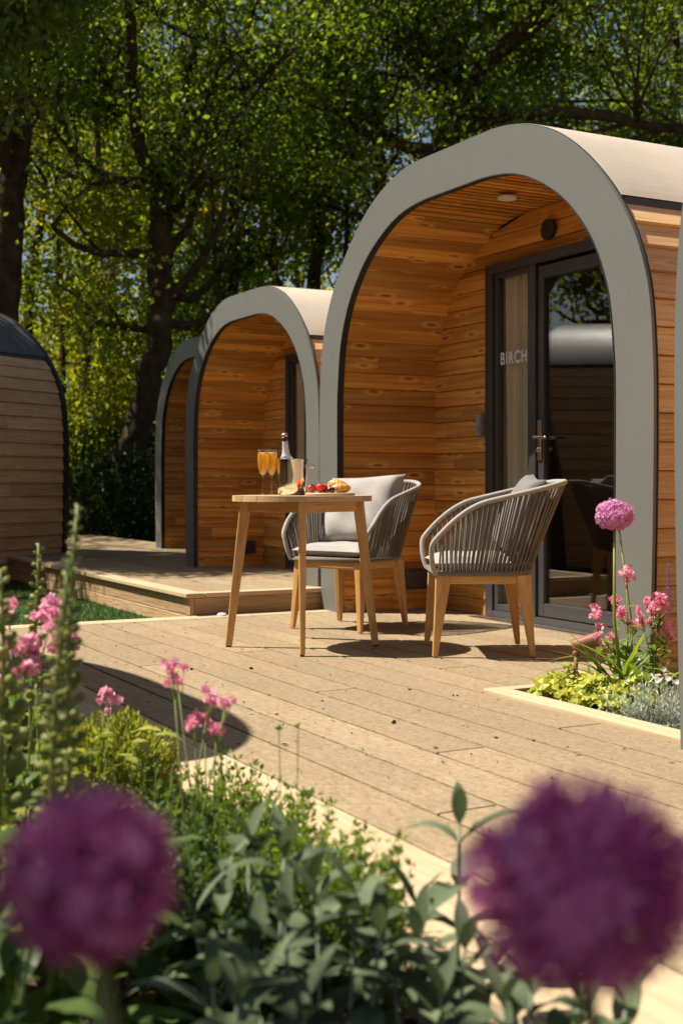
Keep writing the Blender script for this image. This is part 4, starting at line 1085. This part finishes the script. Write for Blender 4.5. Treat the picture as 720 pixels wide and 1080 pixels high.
# leftmost trunk, forked one in the middle left, oak over the nearest pod
Y=17.; b=at(-2,560,Y)
tree('oak_tree','thick dark trunk at the left edge leaning right as it rises',"tree",[([(b[0],Y,G)]+px([(0,430),(4,300),(14,190),(24,110),(38,30),(50,-60),(56,-160)],Y),.24,.11),(px([(14,190),(0,120,-.4),(-10,40,-.8),(-16,-80,-1.2)],Y),.12,.06),(px([(30,75),(52,45,.3),(66,0,.6),(82,-80,1)],Y),.09,.05)],8,34000,.10,'oakleaf',seed=1,latL=2.3,sig=.5,zmin=2.6)
Y=18.; b=at(112,520,Y)
tree('oak_tree','dark forked trunk rising between the left pod and the second pod','tree',[([(b[0]-.25,Y,G)]+px([(124,500),(143,462),(160,405),(170,340),(172,290),(171,240),(170,196)],Y),.21,.16),(px([(170,200),(158,180,-.2),(146,150,-.4),(142,110,-.5),(138,60,-.7),(137,0,-.9),(132,-100,-1)],Y),.11,.06),(px([(171,200),(185,170,.3),(194,135,.4),(198,95,.5),(204,50,.6),(212,0,.7),(222,-100,.9)],Y),.13,.07)],9,42000,.10,'oakleaf',seed=2,latL=2.4,sig=.5,zmin=2.8)
Y=19.
tree('oak_tree','oak with a heavy trunk and long level limb above the nearest pod','tree',[([at(470,560,Y)[:2]+(G,)]+px([(472,400),(474,250),(475,170),(477,110),(478,50),(484,-20),(490,-120)],Y),.30,.16),(px([(476,120),(500,85,-.3),(525,55,-.6),(560,20,-1),(600,-30,-1.4)],Y),.14,.07),(px([(477,140),(510,126,-.8),(545,119,-1.2),(590,119,-1.6),(640,122,-1.8),(690,134,-2),(760,140,-2.4)],Y),.13,.05),(px([(474,130),(450,90,.3),(430,50,.5),(412,0,.6),(400,-80,.8)],Y),.13,.07)],10,70000,.10,'oakleaf',seed=3,latL=2.6,sig=.5,zmin=3.2)
spec=[(97,20.,.09,'barkl','slender pale trunk seen between the left pod and the forked tree','limeleaf',26000,[(95,520),(90,440),(92,350),(98,270),(104,180),(100,90),(108,-20),(112,-120)]),
 (248,21.,.12,'bark','straight slim trunk left of the second pod roof','oakleaf',34000,[(255,480),(250,380),(248,290),(246,210),(250,120),(262,30),(258,-100)]),
 (330,22.,.15,'bark','trunk standing between the two arches, crown over the pod roofs','oakleaf',38000,[(330,420),(331,300),(336,200),(330,110),(345,0),(350,-120)]),
 (600,23.,.16,'bark','trunk hidden by the nearest pod, crown at the upper right','oakleaf',40000,[(610,420),(606,300),(600,180),(592,80),(600,-20),(605,-120)]),
 (700,21.,.15,'bark','tree at the upper right corner behind the pod roof','oakleaf',38000,[(720,420),(716,300),(705,180),(712,70),(700,-40),(706,-140)]),
 (405,20.,.13,'bark','slim tree behind the left shoulder of the nearest arch','oakleaf',30000,[(400,420),(402,330),(405,240),(398,150),(392,60),(380,-60)]),
 (205,23.,.12,'bark','upright trunk just right of the forked tree','oakleaf',30000,[(210,520),(205,420),(210,320),(222,220),(230,110),(236,0),(240,-100)]),
 (40,22.,.10,'bark','thin crooked trunk above the left pod','limeleaf',24000,[(20,520),(26,400),(36,280),(48,200),(60,120),(84,40),(90,-80)]),
 (140,27.,.12,'barkl','far trunk in the sunlit part of the wood, left of centre','limeleaf',30000,[(120,540),(122,420),(118,300),(126,180),(130,60),(128,-60)]),
 (60,29.,.12,'barkl','far trunk in the sunlit wood directly above the left pod','limeleaf',30000,[(70,540),(66,420),(62,300),(60,180),(66,60),(60,-60)]),
 (290,29.,.12,'bark','far trunk seen over the second pod','limeleaf',28000,[(300,540),(296,400),(290,280),(286,160),(292,40),(290,-60)])]
spec+=[(x_,Y_,r_,b_,l_,'oakleaf',7000,[(x_+k_,520),(x_+k_*.6,400),(x_+k_*.2,290),(x_-k_*.3,180),(x_-k_*.5,80),(x_-k_,-40)]) for x_,Y_,r_,b_,l_,k_ in (
 (62,21.,.055,'bark','very thin dark trunk right of the thick left edge trunk',8),(118,24.,.06,'barkl','thin pale trunk just left of the forked tree',-6),
 (226,19.5,.05,'bark','thin dark trunk right of the forked tree, leaning left',12),(276,24.,.07,'bark','slim dark trunk rising over the second pod arch',-5),
 (312,26.,.07,'bark','slim dark trunk over the right shoulder of the second pod',7),(150,30.,.08,'barkl','pale far trunk behind the fork of the forked tree',4),
 (365,21.5,.06,'bark','thin trunk over the left shoulder of the nearest arch',-9),(545,25.,.07,'bark','thin upright trunk above the top of the nearest arch',6),(655,26.,.07,'bark','thin trunk above the roof of the nearest pod',-6))]
for i,(x_,Y,r0,bk_,lb,lm,nl,P) in enumerate(spec):
    b=at(P[0][0],560,Y); tree('woodland_tree',lb,'tree',[([(b[0],Y,G+.1)]+px(P,Y),r0,r0*.5)],11,nl,.10 if Y<25 else .12,lm,bk_,seed=10+i,latL=2.3,sig=.5,zmin=1.4 if lm=='limeleaf' else 2.4)
# off frame trees to the left, the first one added to shade the near planting
sh=tree('shade_tree','unseen small tree added outside the left edge to shade the near flowers','tree',[([(-2.75,1.25,-.15),(-2.65,1.2,1.2),(-2.4,1.12,2.5),(-2.15,1.05,3.7)],.09,.04)],14,11000,.09,'oakleaf',seed=60,latL=.75,sig=.26,zmin=2.2,group='garden trees left of the bed')
tree('shade_tree','tree outside the left edge throwing dappled shade over the shaded pod','tree',[([(-3.80,9.5,-.15),(-3.85,9.7,1.6),(-4.1,10.8,3.4),(-4.1,12.2,4.9),(-3.9,12.9,6.4)],.12,.05)],52,210000,.09,'oakleaf',seed=61,latL=1.2,sig=.5,zmin=4.2,group='garden trees left of the bed')
# trees further left, outside the frame, that the glass doors mirror
for i,(x_,y_) in enumerate(((-9.5,15.),(-13.,10.5),(-14.,17.5),(-17.,13.),(-19.,8.))):
    tree('woodland_tree',('tree outside the frame, first','tree outside the frame, second','tree outside the frame, third','tree outside the frame, fourth','tree outside the frame, fifth')[i]+' of those mirrored in the glass doors','tree',[([(x_,y_,-.2),(x_+.2,y_,3.),(x_,y_+.3,6.),(x_+.3,y_,9.5)],.2,.08)],16,30000,.15,'oakleaf',seed=70+i,latL=2.6,sig=.7,zmin=1.6,group='trees mirrored in the glass')
# understory
def under(px_,Y,w,h,n,mat,label,ls=.09,seed=0):
    x=(px_-360)/F*Y; bush((x,Y,-.1),w,w*.8,h,n,ls,M[mat],label,'shrub','woodland_shrub','undergrowth shrubs of the wood',.6,.8,.0,16,seed)
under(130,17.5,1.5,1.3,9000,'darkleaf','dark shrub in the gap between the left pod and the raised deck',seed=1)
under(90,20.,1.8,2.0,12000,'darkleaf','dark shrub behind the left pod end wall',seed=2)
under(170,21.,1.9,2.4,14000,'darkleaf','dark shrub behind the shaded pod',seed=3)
under(30,19.,1.8,2.6,12000,'oakleaf','mid green shrub rising over the left pod roof',seed=4)
under(250,22.,2.2,3.2,14000,'oakleaf','broad shrub behind the second pod roof',seed=5)
under(110,25.,2.4,3.8,16000,'limeleaf','sunlit yellow green shrub deep in the wood, left of centre',seed=6,ls=.11)
under(340,24.,2.3,3.4,12000,'oakleaf','shrub showing between the two pod arches',seed=7)
# distant wood: one mass of foliage
nl=130000
C=np.c_[rng.uniform(-22,24,nl),rng.uniform(32,46,nl),rng.uniform(0,1,nl)]; nq=nl//4; C[:nq,0]=rng.uniform(-34,-22,nq); C[:nq,1]=rng.uniform(4,40,nq)
X_,Y_=C[:,0],C[:,1]; C[:,2]=-.1+C[:,2]*13.5
den=.5+.5*np.sin(X_*.9+Y_*.35)*np.sin(C[:,2]*.85+X_*.3)*1.+.28*np.sin(X_*2.3+C[:,2]*1.9+Y_)
thr=.42+.045*np.clip(C[:,2]-4,0,99)
keep=den+rng.normal(0,.12,nl)>thr
C=C[keep]; n_=len(C); D=unit(n_)
o=scatter_leaves('distant_wood',C,D,.20*rng.uniform(.6,1.3,n_),.62,M['limeleaf'],None); tag(o,'hazy mass of sunlit foliage deep in the wood behind all the trees','woodland',kind='stuff')

# ------------------------------------------------------------------ light, sky, camera
sun_to=Vector((-.645,.10,1.)).normalized()
sd=bpy.data.lights.new('sun','SUN'); sd.energy=5.0; sd.angle=R(.53); sd.color=(1.,.93,.80)
so=bpy.data.objects.new('sun',sd); col.objects.link(so); so.rotation_euler=sun_to.to_track_quat('Z','Y').to_euler(); so.location=(-8,3,14)
w=bpy.data.worlds.new('World'); sc.world=w; w.use_nodes=True; nt=w.node_tree
bg=nt.nodes['Background']; sk=nt.nodes.new('ShaderNodeTexSky'); sk.sky_type='NISHITA'; sk.sun_disc=False
sk.sun_elevation=math.asin(sun_to.z); sk.sun_rotation=math.atan2(sun_to.x,sun_to.y); sk.air_density=1.; sk.dust_density=1.5; sk.ozone_density=1.
nt.links.new(sk.outputs[0],bg.inputs[0]); bg.inputs[1].default_value=.05
cd=bpy.data.cameras.new('camera'); cam=bpy.data.objects.new('camera',cd); col.objects.link(cam); sc.camera=cam
cam.location=(0,0,H); cam.rotation_euler=(R(90),0,0)
cd.sensor_fit='VERTICAL'; cd.sensor_height=36; cd.sensor_width=24; cd.lens=45.; cd.shift_y=-(540-HZ)/1080.
cd.clip_start=.05; cd.clip_end=1000
cd.dof.use_dof=True; cd.dof.focus_distance=5.4; cd.dof.aperture_fstop=3.5
vs=sc.view_settings; vs.view_transform='Standard'; vs.look='None'; vs.exposure=.95; vs.gamma=1.; vs.use_curve_mapping=False
sc.render.engine='CYCLES'
sc.cycles.transparent_max_bounces=16; sc.cycles.max_bounces=10
